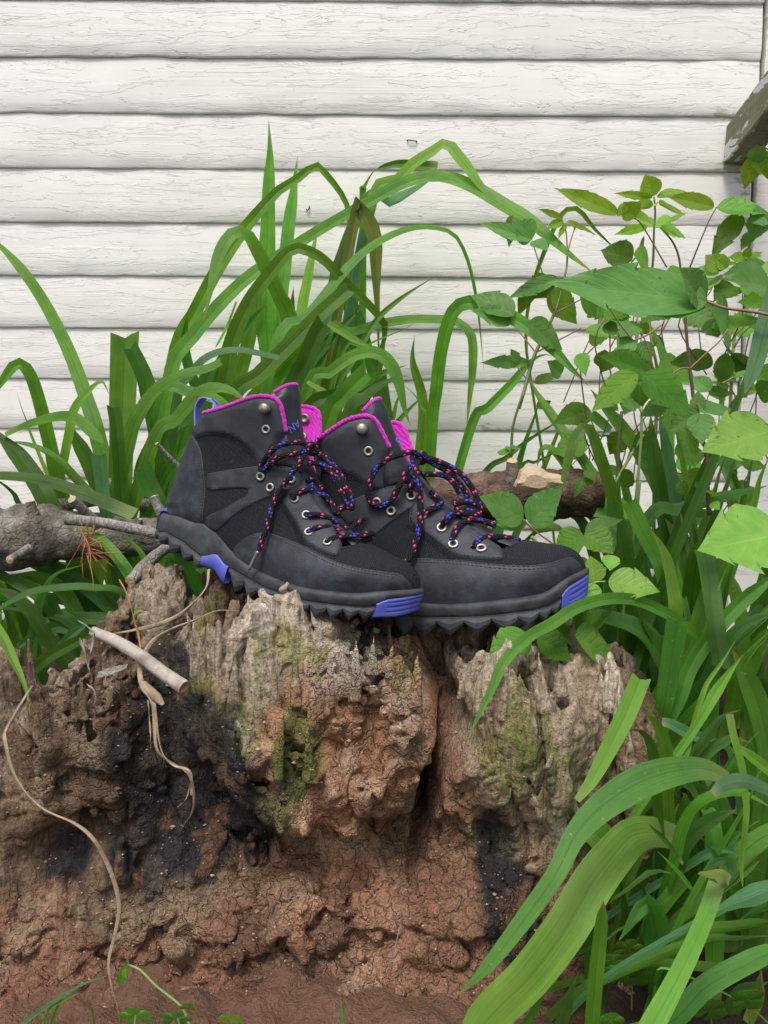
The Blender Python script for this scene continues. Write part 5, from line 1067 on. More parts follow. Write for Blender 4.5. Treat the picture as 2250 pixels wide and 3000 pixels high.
# curled strips and foreground are done; now the saplings with toothed leaflets
def m_leaflet(name, c0, c1, tf=.4, gloss=.45):
    n = NT(name); uv = n.tc.outputs['UV']; s = n.node('SeparateXYZ', None, Vector=uv); oi = n.node('ObjectInfo').outputs['Random']
    du = n.math('ABSOLUTE', n.math('SUBTRACT', s.outputs[0], .5)); side = n.math('SUBTRACT', n.math('MULTIPLY', s.outputs[1], 6.0), n.math('MULTIPLY', du, 4.0))
    vein = n.math('ABSOLUTE', n.math('SUBTRACT', n.math('FRACT', side), .5)); vm = n.math('MAXIMUM', n.ramp(vein, [(0, 1), (.075, 0)]), n.ramp(du, [(0, 1), (.022, 0)]))
    big = n.noise(n.map(), 60, 4, .6); c = n.mix(n.ramp(big, [(.32, 0), (.68, 1)]), c0, c1); c = n.mix(n.math('MULTIPLY', vm, .22), c, tuple(min(1, v * 1.7 + .03) for v in c1))
    c = n.node('HueSaturation', None, Color=c, Hue=n.math('ADD', .487, n.math('MULTIPLY', oi, .026)), Value=n.math('ADD', .84, n.math('MULTIPLY', oi, .35))).outputs[0]
    c = n.mix(n.ramp(n.noise(n.map(), 120, 2), [(.71, 0), (.75, .7)]), c, (.03, .07, .03))
    h = n.math('ADD', n.math('SUBTRACT', n.math('MULTIPLY', n.math('SINE', n.math('MULTIPLY', n.math('FRACT', side), pi)), 1.0), vm), n.math('MULTIPLY', big, .6)); nm = n.bump(h, .4, .0007)
    n.fin(c, gloss, nm, Specular_IOR_Level=.25); tr = n.node('BsdfTranslucent', None, Color=n.mix(1.0, c, (1.9, 1.75, .6), 'MULTIPLY'), Normal=nm); mx = n.n.new('ShaderNodeMixShader'); mx.inputs[0].default_value = tf
    n.t.links.new(n.p.outputs[0], mx.inputs[1]); n.t.links.new(tr.outputs[0], mx.inputs[2]); n.t.links.new(mx.outputs[0], n.out.inputs[0]); return n.m
LF = dict(d=m_leaflet('dark leaflet', (.055, .14, .014), (.09, .20, .022)), g=m_leaflet('grey green leaflet', (.085, .205, .045), (.12, .265, .06), .3, .5), m=m_leaflet('green leaflet', (.10, .25, .03), (.15, .33, .045)),
          l=m_leaflet('bright leaflet', (.18, .37, .05), (.25, .44, .08)), y=m_leaflet('young yellow green leaflet', (.13, .25, .015), (.20, .33, .03), .5))
LBANK = {}
def leaflet(parent, b, t, w, tone='m', Y=1.0, roll=0, curl=.12, fold=14, style=0, dY=0.0):
    """a toothed ovate leaflet from foot b to tip t (pixels), w pixels wide"""
    p0 = at(*b, Y); p1 = at(*t, Y + dY); d = p1 - p0; L = np.linalg.norm(d); T = d / L; Vw = norm(CAMP - p0); N0 = norm(Vw - T * (Vw @ T)); N = norm(Vw + np.array([0, 0, .75])); N = norm(N - T * (N @ T)); B = np.cross(T, N); a = radians(roll * .6)
    S_ = B * cos(a) + N * sin(a); N2 = np.cross(S_, T); n, m = 41, 13; s = np.linspace(0, 1, n); u = np.linspace(-1, 1, m); hw = w * 1.12 / 2 / FPX * Y / max(abs(float(norm(np.cross(np.cross(T, S_), T)) @ norm(np.cross(T, N0)))) if False else float(N2 @ N0), .55)
    NLEAF[0] += 1; rg = np.random.default_rng(NLEAF[0] * 7 + 3)
    base = s ** .62 * np.clip(1 - s, 0, 1) ** 1.12; base = base / base.max()
    nt = [6, 4, 8][style % 3]; ph = rg.uniform(0, 1, 2); am = [.14, .22, .08][style % 3]; out = np.zeros((n, m, 3)); sm = sstep(.28, .5, s) * sstep(1.0, .9, s)
    for j, uu in enumerate(u):
        saw = (s * nt + ph[0 if uu < 0 else 1]) % 1.0; e = base * (1 + am * sm * (1 - saw) * 1.6 - am * sm * .5); fr = abs(uu) ** 1.0
        wx = hw * np.sign(uu) * fr * (base * (1 - fr ** 3) + e * fr ** 3); adv = -.03 * fr * sm + .05 * fr ** 3 * sm * (saw - .3)
        h = -.55 * curl * (s - .0) ** 2 * L + abs(uu) * math.tan(radians(fold)) * hw * base + rg.normal(0, .0) + .012 * L * np.sin(s * 9 + (0 if uu < 0 else 2)) * abs(uu) ** 2
        out[:, j] = p0 + T * ((s + adv) * L * (1 - .15 * curl * s))[:, None] + S_ * wx[:, None] + N2 * h[:, None]
    uv = np.stack(np.meshgrid(s, (u + 1) / 2, indexing='ij')[::-1], -1).reshape(-1, 2)
    return mesh('leaflet', out.reshape(-1, 3) - np.array(parent.location), grid_faces(n, m), LF[tone], parent, uv=uv)
def m_stem(nm, a, b): n = NT(nm); k = n.noise(n.map(), 160, 4); return n.fin(n.mix(k, a, b), .5, n.bump(k, .3, .001))
STM = dict(o=m_stem('olive stem', (.07, .10, .02), (.16, .2, .05)), r=m_stem('reddish stalk', (.20, .09, .06), (.34, .17, .12)), b=m_stem('brown stem', (.06, .04, .025), (.14, .09, .05)), l=m_stem('light green stem', (.16, .26, .06), (.26, .36, .12)))
def stem(parent, pts, w, Y, tone='o', name='stem'):
    px = zpts(pts); Y = np.atleast_1d(Y); yy = np.interp(np.linspace(0, 1, len(px)), np.linspace(0, 1, len(Y)), Y); P = spline([at(a, b, c) for (a, b), c in zip(px, yy)], max(8, 6 * len(px)))
    w = np.atleast_1d(w).astype(float); r = np.interp(np.linspace(0, 1, len(P)), np.linspace(0, 1, len(w)), w) / 2 / FPX * yy.mean()
    V, F = tube_geo(P, r, 8); return mesh(name, V - np.array(parent.location), F, STM[tone], parent)
def leaflets(parent, text):
    for ln in text.strip().splitlines():
        f = [q.strip() for q in ln.split('|')]; a, b = zpts(f[0]); k = f[2]; Y = float(f[3]); o = [float(q) for q in f[4].split()] if len(f) > 4 and f[4] else []
        roll = o[0] if o else rl.uniform(-25, 25); curl = o[1] if len(o) > 1 else rl.uniform(.05, .22); dY = o[2] if len(o) > 2 else rl.uniform(-.03, .03)
        leaflet(parent, a, b, float(f[1]), k[0], Y, roll, curl, rl.uniform(6, 22), int(k[1]) if len(k) > 1 else 0, dY)
def sapling(label, root):
    e = empty('sapling', root); tag(e, label, 'sapling', 'young saplings by the wall'); return e

s1 = sapling('thin sapling sprouting from the log stub, spreading toothed leaves against the wall', (.17, 1.12, .12))
stem(s1, 'G 435,560 437,500 450,300 500,120 545,10', [9, 8, 7, 9], 1.14, 'o'); stem(s1, 'C 355,2200 400,2050 440,1900 500,1720 640,1430 690,1300 740,1100 770,950 765,700 730,570', [10, 11, 10, 9, 7, 5, 3], [1.14, 1.2, 1.25], 'o')
for q in ('C 660,1360 610,1210 560,1040 470,760', 'C 690,1370 800,1310 890,1260', 'C 500,1720 430,1630 350,1530', 'C 430,1960 300,1790', 'C 520,1710 650,1640 890,1510', 'C 780,840 800,760 830,660'): stem(s1, q, [5, 3.5], [1.2, 1.22], 'r', 'stalk')
leaflets(s1, '''C 470,745 -10,575 | 36 | g0 | 1.2 | 25 .12
C 460,750 330,565 | 60 | g0 | 1.22 | -20 .1
C 300,540 275,800 | 34 | d1 | 1.24 | 20 .2
C 480,755 605,835 | 30 | g0 | 1.2
C 735,560 515,470 | 16 | y1 | 1.24 | 40 .1
C 735,580 590,645 | 22 | y0 | 1.24
C 770,590 1025,690 | 16 | y1 | 1.24 | 30
C 770,600 690,740 | 14 | y0 | 1.24
C 830,660 860,600 | 10 | l0 | 1.24
C 690,1075 225,1240 | 40 | g1 | 1.18 | 30 .25
C 480,1090 335,1425 | 40 | d0 | 1.2 | 30 .2
C 640,1080 460,1255 | 70 | d0 | 1.19 | 10 .2
C 610,1180 870,1480 | 66 | m0 | 1.21 | -25 .1
C 880,1180 1125,1420 | 78 | d1 | 1.17 | 15 .1
C 430,1470 745,1690 | 60 | g1 | 1.12 | 10 .08
C 310,1400 -80,1200 | 62 | g1 | 1.15 | -10 .1
C 290,1450 -60,1345 | 50 | g1 | 1.16 | 10 .1
C 440,1810 -10,1790 | 34 | g1 | 1.17 | 30 .2
C 340,1800 285,1680 | 24 | g1 | 1.17
C 720,1910 600,1790 | 44 | g0 | 1.18
C 500,1990 700,1880 | 28 | d0 | 1.2 | 30
C 935,1515 1220,1590 | 30 | m0 | 1.12 | 30
C 1040,1490 1330,1390 | 38 | d0 | 1.15 | 20
C 510,2200 640,2130 | 26 | d0 | 1.2''')
s2 = sapling('upright sapling with a rosette of yellow green leaflets at its top', (.42, 1.2, 0))
stem(s2, 'D 440,1900 480,1680 490,1400 500,1250 490,1110', [8, 7, 6, 5], 1.2, 'o'); stem(s2, 'D 730,1900 710,1660 650,1500 530,1360', [8, 6, 5], 1.2, 'o')
stem(s2, 'D 600,1720 420,1410 330,1300 180,1262', [5, 4, 3], 1.15, 'r', 'stalk'); stem(s2, 'D 800,1720 880,1520 960,1330 1030,1200', [5, 4, 3], 1.15, 'b', 'stalk'); stem(s2, 'E 480,2212 500,1200 520,600 470,300 440,0 440,-300', [11, 10, 9, 8], [1.05, 1.15, 1.2], 'o')
leaflets(s2, '''D 487,1105 410,912 | 52 | y0 | 1.2 | 5 .05
D 475,1118 135,1073 | 20 | y1 | 1.2 | 45 .1
D 515,1118 815,1068 | 24 | y1 | 1.2 | 35 .1
D 1008,1203 590,1090 | 40 | y0 | 1.12 | 20 .15
D 540,1185 780,1240 | 34 | y1 | 1.2 | 20
D 480,1190 300,1170 | 26 | y0 | 1.21 | 20
D 430,1370 140,1430 | 24 | y1 | 1.18 | 20
D 500,1355 650,1280 | 26 | l1 | 1.18
D 530,1362 795,1445 | 28 | l1 | 1.18
D 490,1355 340,1300 | 24 | l1 | 1.18
D 610,1330 780,1230 | 12 | l0 | 1.18
D 325,1292 225,1150 | 52 | y0 | 1.14
D 330,1292 445,1260 | 40 | y0 | 1.14
D 180,1262 -390,1020 | 42 | y0 | 1.13 | 20 .05
D 170,1260 300,1200 | 26 | y0 | 1.15
D 330,1650 390,1530 | 60 | d0 | 1.16
D 300,1660 20,1560 | 66 | d0 | 1.16 | 10 .1
D 440,1690 310,1600 | 50 | m0 | 1.1
D 510,1190 540,1130 | 10 | l0 | 1.2''')
s3 = sapling('sapling at the right edge with drooping dark leaves below the beam', (.62, 1.2, 0))
stem(s3, 'E 1130,1300 1180,300 1250,100 1400,-200', [12, 10, 8], 1.15, 'l'); stem(s3, 'E 1080,900 1140,300 1180,150', [8, 7], 1.1, 'l')
for q in ('E 1180,350 1270,210 1380,130', 'D 1290,1640 1240,1730 1130,1800'): stem(s3, q, [6, 4], 1.1, 'o', 'stalk')
leaflets(s3, '''D 1030,1210 1500,1235 | 40 | m1 | 1.12 | 20 .1
D 1240,1262 975,1640 | 52 | d1 | 1.12 | 15 .25
D 1440,1250 1330,1500 | 56 | g1 | 1.1 | 0 .1
D 1475,1260 1310,1330 | 50 | g1 | 1.1
D 1330,1420 1245,1565 | 30 | d1 | 1.13
D 1090,1745 930,1605 | 52 | y0 | 1.0 | 10 .1
D 1130,1720 1020,1650 | 34 | y0 | 1.0
D 1290,1635 1320,1535 | 22 | y1 | 1.05
D 1300,1640 1430,1585 | 16 | y1 | 1.05
D 1300,1645 1440,1605 | 14 | l1 | 1.05
D 1280,1645 1130,1625 | 26 | y1 | 1.05
D 1240,1700 1130,1690 | 30 | y0 | 1.03
D 1050,1775 815,1725 | 28 | l0 | 1.0
D 1060,1850 920,1860 | 34 | l0 | 1.0
D 1475,1740 1060,1790 | 56 | g0 | .95 | 20 .05
D 1500,1900 1130,1815 | 74 | g0 | .92 | 5 .08
D 1500,1760 1380,1730 | 70 | l1 | .93
D 1500,2010 1190,2010 | 44 | l0 | .95 | 30
D 1475,1900 1360,2020 | 80 | d0 | 1.0
D 1180,1880 1010,2000 | 60 | d0 | 1.02
E 990,100 1050,265 | 70 | g1 | 1.0 | 10
E 800,20 1020,180 | 80 | g0 | 1.02 | 0
E 1130,190 990,20 | 88 | g1 | .98 | 0 .05
E 1140,190 1400,70 | 44 | m0 | .98 | 30
E 1110,395 1070,710 | 50 | g0 | .96 | 10 .2
E 1140,400 1290,480 | 72 | d0 | 1.0 | 10 .3
E 1290,420 1180,560 | 60 | d0 | 1.0 | 0 .4
E 1000,470 600,480 | 56 | d0 | 1.05 | 15 .1
E 1290,160 1420,120 | 50 | d0 | 1.05
E 1100,560 1215,640 | 24 | m0 | 1.0
E 960,740 1190,730 | 30 | d0 | 1.0 | 30
E 1400,780 1500,640 | 50 | d0 | .95
E 1200,1450 1150,1590 | 60 | d0 | 1.0
E 1240,1340 1460,1380 | 40 | d0 | 1.0''')
s4 = sapling('sapling in front at the right with the biggest pale green leaf', (.36, .85, 0))
stem(s4, 'E 970,1800 950,1500 940,1250 860,1000 820,700 790,450 760,100 750,-60', [13, 12, 11, 9, 8], [.86, .88], 'b'); stem(s4, 'E 1800,160 1500,70 1350,40 1100,5 950,-50', [10, 9, 8], [.70, .72], 'r', 'stalk')
for q in ('E 800,530 950,390 1050,300 1130,190', 'E 800,530 720,530 600,600 500,560', 'E 490,540 430,330 370,200', 'E 100,0 200,150 310,290', 'E 310,290 430,240 560,150', 'E 420,555 340,565', 'E 760,840 680,810 640,795', 'E 880,915 860,830', 'E 1075,660 1190,600'): stem(s4, q, [5, 4], .86, 'r', 'stalk')
stem(s4, 'E 290,2212 330,1700 375,1200 385,850', [10, 9, 8], .95, 'l'); stem(s4, 'E 295,440 335,290 360,110', [12, 11, 10], .98, 'l'); stem(s4, 'E 130,1560 250,1350 400,1100', [10, 9, 8], 1.0, 'l'); stem(s4, 'E 190,1700 180,1300 210,900', [11, 10], 1.02, 'o'); stem(s4, 'E 260,2212 320,1950 370,1500', [9, 8], .9, 'l')
leaflets(s4, '''S 2072,884 1588,822 | 118 | g1 | .72 | 8 .04 .02
S 2065,890 1836,905 | 66 | m0 | .725 | -20 .1 .0
S 2060,890 1990,780 | 60 | g0 | .73 | 0 .05
E 415,555 30,400 | 58 | d0 | .84 | 15 .15
E 345,565 -80,905 | 72 | l0 | .80 | 10 .12
E 395,580 830,935 | 84 | m1 | .78 | 5 .12
E 640,790 335,640 | 48 | g0 | .86 | 10 .08
E 650,795 350,945 | 50 | g0 | .86 | 10 .08
E 880,910 600,1070 | 62 | g0 | .84 | 5 .06
E 890,910 1235,905 | 48 | g0 | .85 | 20 .06
E 890,920 905,1190 | 66 | g0 | .84 | 0 .08
E 870,900 870,710 | 40 | g0 | .86 | 10
E 980,720 790,590 | 44 | g0 | .88 | 15
E 305,270 165,335 | 60 | g0 | .95 | 0 .4
E 330,160 200,230 | 50 | g0 | .96 | 0 .3
E 110,400 30,570 | 50 | d0 | .92
E 350,640 400,870 | 56 | d0 | .88 | 10 .15
E 220,850 360,850 | 34 | g0 | .9 | 10 .3
E 60,150 190,240 | 34 | d0 | 1.0
E 0,90 290,50 | 40 | d0 | 1.0
E 730,1000 870,1280 | 50 | m0 | .92 | 10 .05
E 370,300 470,480 | 44 | d0 | .98
E 1510,1065 885,1245 | 134 | l1 | .70 | 5 .06 .0
E 1600,1960 855,2095 | 178 | l1 | .64 | 5 .05 .0
E 300,1420 210,1560 | 44 | d0 | .95
E 990,1640 1040,1740 | 24 | m1 | .86
E 990,1690 1055,1745 | 26 | l1 | .85
E 975,1650 980,1560 | 20 | m1 | .87
E 870,1500 930,1600 | 26 | d0 | .9 | 0 .5
E 700,1510 790,1640 | 34 | d0 | .9 | 0 .6''')
for _ in range(64):                                            # the inner leaves of the thicket
    px, py = rl.uniform(1690, 2270), rl.uniform(800, 1500); a = rl.uniform(-.5, pi + .5); ln = rl.uniform(55, 120); Y_ = rl.uniform(.98, 1.22)
    h0 = s4 if px > 1900 else s2; b0 = at(px, py, Y_); V, F = tube_geo(spline([b0, b0 + [rl.uniform(-.015, .015), .01, -.03], b0 + [rl.uniform(-.04, .04), .03, -.09]], 8), .0009, 6); mesh('stalk', V - np.array(h0.location), F, STM['r' if rl.uniform() < .5 else 'o'], h0)
    leaflet(h0, (px, py), (px + ln * cos(a), py + ln * sin(a) * .7), ln * rl.uniform(.45, .65), 'dmgm'[rl.integers(4)], Y_, rl.uniform(-30, 30), rl.uniform(.08, .3), rl.uniform(6, 24), int(rl.integers(2)), rl.uniform(-.04, .04))
s5 = sapling('low seedling of small toothed leaves just past the toe of the rear boot', (.19, .82, .05))
stem(s5, 'G 540,1095 600,1160 700,1240 785,1300 900,1400', [5, 5, 6], .86, 'r', 'stalk'); stem(s5, 'G 1080,1215 1030,1320 960,1440', [6, 6], .82, 'b'); stem(s5, 'G 1250,1632 1150,1645 1090,1700', [5, 5], .72, 'l', 'stalk'); stem(s5, 'G 705,1370 650,1290 610,1245', [11, 11, 11], .85, 'l'); stem(s5, 'G 1400,1930 1410,1820 1400,1700', [8, 7], .7, 'l'); stem(s5, 'R 560,450 630,530 760,420', [4, 4, 4], .72, 'b', 'stalk')
leaflets(s5, '''G 535,1092 155,890 | 84 | g0 | .88 | 5 .06
G 600,1142 870,800 | 84 | g0 | .87 | 5 .05
G 600,1170 900,1160 | 32 | d0 | .9 | 20
G 570,1142 285,1130 | 42 | m0 | .89 | 10
G 1050,1215 790,1400 | 76 | m0 | .82 | 5 .15
G 1080,1215 1330,1390 | 74 | m0 | .81 | 5 .1
G 1075,1210 1400,1070 | 40 | g0 | .84 | 25
G 1155,1640 1120,1405 | 64 | l0 | .73 | 0 .05
R 785,297 1012,342 | 78 | l1 | .72 | 5 .06
G 1150,1645 1035,1880 | 62 | l0 | .73 | 10 .1
G 1300,1405 1290,1540 | 46 | l1 | .77 | 10 .1
R 440,535 255,640 | 92 | m1 | .645 | 5 .1
R 475,540 632,640 | 76 | d0 | .66 | 0 .08
R 640,540 828,640 | 84 | m1 | .66 | 0 .06
R 650,520 795,420 | 62 | d0 | .70 | 5
R 560,510 640,560 | 44 | m0 | .68
R 400,470 540,470 | 30 | m1 | .72
G 970,1440 1060,1560 | 50 | d0 | .85
G 420,520 305,510 | 20 | m1 | 1.12
G 445,490 520,465 | 18 | m0 | 1.12
G 420,500 390,450 | 12 | m0 | 1.12
G 1090,670 1160,740 | 30 | d0 | .95 | 0 .6
G 1100,720 1110,850 | 24 | d0 | .95 | 0 .6
G 1060,730 980,900 | 30 | d0 | .95 | 10 .5''')
s6 = sapling('sprig of vine leaves hanging under the weathered beam', (.74, 1.50, .86))
stem(s6, 'D 1600,760 1475,700 1400,670', [4, 4], 1.5, 'b')
leaflets(s6, '''D 1400,672 1350,885 | 44 | m1 | 1.46 | 0 .1
D 1370,760 1268,1050 | 46 | y1 | 1.47 | 0 .1
D 1385,780 1415,915 | 36 | y1 | 1.47
D 1440,710 1465,965 | 36 | y1 | 1.47
D 1500,740 1500,1000 | 40 | y1 | 1.46''')
# ============================ fallen branches, straw, litter, small weeds ============================
rb = np.random.default_rng(71)
def m_bark(nm, a, b, c, grain=(60, 60, 60)):
    n = NT(nm); v = n.map(); k = n.noise(v, 70, 6, .68, .4); f = n.noise(v, 300, 4, .6); pch = n.noise(v, 28, 4, .6); vo = n.node('TexVoronoi', dict(feature='DISTANCE_TO_EDGE'), Vector=n.node('VectorMath', dict(operation='ADD'), i0=n.map(grain), i1=n.node('TexNoise', None, Vector=v, Scale=60.0, Detail=3.0).outputs['Color']).outputs[0], Scale=1.6).outputs['Distance']
    x = n.mix(n.ramp(k, [(.32, 0), (.62, 1)]), a, b); x = n.mix(n.ramp(pch, [(.55, 0), (.68, .8)]), x, c); x = n.mix(n.ramp(vo, [(0, .45), (.05, 0)]), x, tuple(q * .35 for q in a)); x = n.mix(n.ramp(f, [(.62, 0), (.72, .5)]), x, c)
    return n.fin(x, .9, n.bump(n.math('ADD', n.math('ADD', k, n.math('MULTIPLY', f, .4)), n.math('MULTIPLY', n.ramp(vo, [(0, 0), (.12, 1)]), .2)), 1.0, .004), Specular_IOR_Level=.2)
BK = dict(dark=m_bark('dark bark', (.085, .07, .057), (.22, .19, .155), (.36, .33, .285)), grey=m_bark('grey bark', (.15, .135, .115), (.33, .31, .275), (.42, .40, .36), (120, 120, 30)),
          brown=m_bark('brown bark', (.06, .036, .026), (.15, .095, .07), (.26, .17, .125)))
def m_cut(nm, a, b): n = NT(nm); k = n.noise(n.map(), 240, 4); return n.fin(n.mix(k, a, b), .85, n.bump(k, .6, .002))
CUT = dict(tan=m_cut('sawn wood', (.34, .23, .15), (.55, .42, .30)), orange=m_cut('fresh orange wood', (.55, .25, .11), (.72, .42, .22)), pale=m_cut('bare split wood', (.36, .25, .15), (.60, .47, .32)))
def limb_geo(P, R, amp, m=28, n=None, seed=0):
    P = np.asarray(P, float); L = np.sum(np.linalg.norm(np.diff(P, axis=0), axis=1)); n = n or int(np.clip(L / .004, 10, 160)); Q = spline(P, n); T, N, B = frames(Q); r = np.interp(np.linspace(0, 1, n), np.linspace(0, 1, len(R)), R)
    rg = np.random.default_rng(seed); a = np.linspace(0, 2 * pi, m, endpoint=False); s = np.linspace(0, L, n); nz = gnoise(rg, (s, np.cos(a)), (.03, .5))[:, :] ; nz2 = gnoise(rg, (s, np.arange(m) * r.mean() * 2 * pi / m), (.007, .007))
    nz2[:, -3:] = nz2[:, -3:] * np.array([.6, .3, 0]) + nz2[:, :1] * np.array([.4, .7, 1]); k = 1 + amp * (nz + .5 * gnoise(rg, (s, np.sin(a)), (.05, .5))) * .6 + amp * .55 * nz2
    V = Q[:, None] + (r[:, None] * k)[..., None] * (np.cos(a)[None, :, None] * N[:, None] + np.sin(a)[None, :, None] * B[:, None]); return V, grid_faces(n, m, True), Q, T
def limb(thing, name, P, R, mat, amp=.10, cuts=(0, 1), cm='tan', m=24, seed=1):
    V, F, Q, T = limb_geo(P, R, amp, m, None, seed); n = len(V); o = np.array(thing.location); b = mesh(name, V.reshape(-1, 3) - o, F, BK[mat], thing)
    for e in cuts:
        ringv = V[0] if e == 0 else V[-1]; c = ringv.mean(0) + (T[-1] if e else -T[0]) * .0012; mid = c + (ringv - c) * .55; W3 = np.vstack([[c], mid, ringv]); f = [(0, 1 + i, 1 + (i + 1) % m) for i in range(m)] + [(1 + i, 1 + m + i, 1 + m + (i + 1) % m, 1 + (i + 1) % m) for i in range(m)]
        mesh('cut_end', W3 - o, f, CUT[cm], b, smooth=False)
    return b
def pp(s, Y):
    px = zpts(s); Y = np.atleast_1d(Y); yy = np.interp(np.linspace(0, 1, len(px)), np.linspace(0, 1, len(Y)), Y); return [at(a, b, c) for (a, b), c in zip(px, yy)]
def rad(*w, Y=1.0): return [q / 2 / FPX * Y for q in w]
lg = empty('fallen_branch', at(200, 1580, 1.0)); tag(lg, 'thick dark barked fallen branch with sawn stubs left of the boots', 'branch', 'fallen branches behind the stump')
limb(lg, 'limb', pp('M -260,690 0,725 250,700 500,700 750,720 1060,715 1400,720', [.96, .98, 1.0, 1.0]), rad(190, 178, 168, 140, 118, 104, 96, Y=.98), 'dark', .16, (1,), seed=3, m=40)
limb(lg, 'stub', pp('M 225,590 205,530 195,485', .93), rad(38, 30, 26, Y=.93), 'dark', .15, (1,), 'tan', 18, 4); limb(lg, 'stub', pp('M 640,640 540,540 465,470', [.95, .92]), rad(36, 30, 26, Y=.93), 'grey', .12, (1,), 'tan', 18, 5)
limb(lg, 'stub', pp('M 190,790 120,830 62,862', [.92, .88]), rad(28, 24, 22, Y=.9), 'grey', .12, (1,), 'pale', 16, 6); limb(lg, 'stub', pp('M 1045,560 1015,500 998,450', .94), rad(32, 28, 28, Y=.94), 'grey', .1, (1,), 'orange', 18, 7)
limb(lg, 'stub', pp('M 905,640 910,600', .93), rad(22, 14, Y=.93), 'dark', .2, (1,), 'tan', 12, 8)
st1 = empty('broken_stick', at(300, 1530, .9)); tag(st1, 'pale grey stick lying across the thick branch, its broken end pointing left', 'stick'); limb(st1, 'limb', pp('M 432,600 700,630 1000,690 1200,735', [.89, .88, .87]), rad(32, 30, 33, 34, Y=.88), 'grey', .10, (0,), 'tan', 22, 9)
st2 = empty('broken_stick', at(400, 1690, .84)); tag(st2, 'short mossy stick under the front boot heel leaning on the stump', 'stick'); limb(st2, 'limb', pp('M 845,1010 950,890 1075,790 1180,720', [.80, .84, .88]), rad(34, 36, 34, 32, Y=.83), 'grey', .14, (0,), 'orange', 22, 10)
st3 = empty('twig', at(490, 1320, 1.0)); tag(st3, 'thin upright twig sticking up just left of the front boot heel', 'twig'); limb(st3, 'limb', pp('M 1015,108 1080,180 1200,300', [.97, .99]), rad(12, 13, 14, Y=.98), 'grey', .12, (0,), 'tan', 12, 11)
lg3 = empty('fallen_branch', at(300, 1490, 1.12)); tag(lg3, 'smooth pale grey branch lying behind the thick dark one', 'branch', 'fallen branches behind the stump'); limb(lg3, 'limb', pp('M 250,500 450,500 700,470 1000,510 1200,520', [1.1, 1.12]), rad(34, 36, 40, 44, 44, Y=1.12), 'grey', .1, (0,), 'tan', 22, 12); limb(lg3, 'stub', pp('M 800,470 740,390 705,335', 1.1), rad(36, 24, 8, Y=1.1), 'grey', .2, (), m=16, seed=13)
lg2 = empty('log', at(1600, 1450, 1.05)); tag(lg2, 'dark log behind the rear boot with a pale split scar and an orange cut stub', 'log'); limb(lg2, 'limb', pp('G -400,980 50,900 350,890 700,870 1000,870 1220,880', [1.08, 1.05, 1.04]), rad(110, 120, 140, 150, 142, 128, Y=1.05), 'brown', .18, (1,), seed=14, m=40); limb(lg2, 'stub', pp('G 432,770 436,680 442,590', [1.0, .99]), rad(40, 33, 30, Y=1.0), 'dark', .10, (1,), 'orange', 22, 15)
qs = at(1575, 1412, .985); ang = np.linspace(0, 2 * pi, 22, endpoint=False); rr_ = .82 + .34 * gnoise(rb, (np.arange(22.), [0.]), (2, 1))[:, 0]; V = [qs + np.array([.036 * r * cos(a), -.008 - .012 * (1 - abs(sin(a))), .020 * r * sin(a)]) for a, r in zip(ang, rr_)]; V2 = [qs + np.array([.02 * r * cos(a) - .004, -.019, .009 * r * sin(a) + .002]) for a, r in zip(ang, rr_)]; V3 = [q + np.array([0, .02, 0]) for q in V]
mesh('split_scar', np.array(V3 + V + V2) - np.array(lg2.location), [tuple(q) for q in grid_faces(3, 22, True).tolist()] + [tuple(range(44, 66))], CUT['pale'], lg2, smooth=False)
# straw
def m_straw(nm, a, b): n = NT(nm); k = n.noise(n.map(), 160, 4); s = n.node('SeparateXYZ', None, Vector=n.tc.outputs['UV']); f = n.noise(n.map((1, 1, 1)), 600, 3); g = n.noise(n.map(), 45, 5, .65); return n.fin(n.mix(n.ramp(g, [(.45, 0), (.62, .75)]), n.mix(k, a, b), tuple(v * .42 for v in a)), .75, n.bump(f, .6, .0008))
SW = dict(p=m_straw('dry straw', (.27, .19, .115), (.47, .37, .26)), w=m_straw('bleached straw', (.34, .28, .23), (.52, .46, .40)), o=m_straw('orange straw', (.33, .12, .04), (.52, .23, .09)))
def strand_geo(P, w, flat=.35, tw=5.0, n=90):
    Q = spline(P, n); T, N, B = frames(Q); m = 10; a = np.linspace(0, 2 * pi, m, endpoint=False); r = np.interp(np.linspace(0, 1, n), np.linspace(0, 1, len(w)), w) / 2; th = np.linspace(0, tw, n)[:, None] + .4 * gnoise(rb, (np.arange(n) * 1., [0.]), (9, 1))
    x = r[:, None] * np.cos(a) * (1 + .25 * np.cos(3 * a)); y = r[:, None] * flat * np.sin(a) * (1 + .3 * np.cos(3 * a)); X = x * np.cos(th) - y * np.sin(th); Y_ = x * np.sin(th) + y * np.cos(th)
    return (Q[:, None] + X[..., None] * N[:, None] + Y_[..., None] * B[:, None]).reshape(-1, 3), grid_faces(n, m, True)
def straw(label, s, Y, w, tone='p', cat='straw', extra=()):
    P = pp(s, Y); t = empty('dry_straw', P[len(P) // 2]); tag(t, label, cat, 'dead leaf straws on the stump'); ym = np.mean(Y)
    V, F = strand_geo(P, np.array(w) / FPX * ym); mesh('stalk', V - np.array(t.location), F, SW[tone], t)
    for es, eY, ew in extra: V, F = strand_geo(pp(es, eY), np.array(ew) / FPX * ym, n=40); mesh('strand', V - np.array(t.location), F, SW[tone], t)
    return t
straw('long dry straw hanging in a curve down the left side of the stump', 'S 95,2010 72,2045 20,2135 16,2172 46,2279 119,2365 219,2412 278,2465 325,2557 348,2650 338,2730 318,2816 325,2882 348,2962 352,3010', [.53, .50, .49, .485, .48], [6, 13, 15, 14, 15, 14, 13, 12, 10, 9])
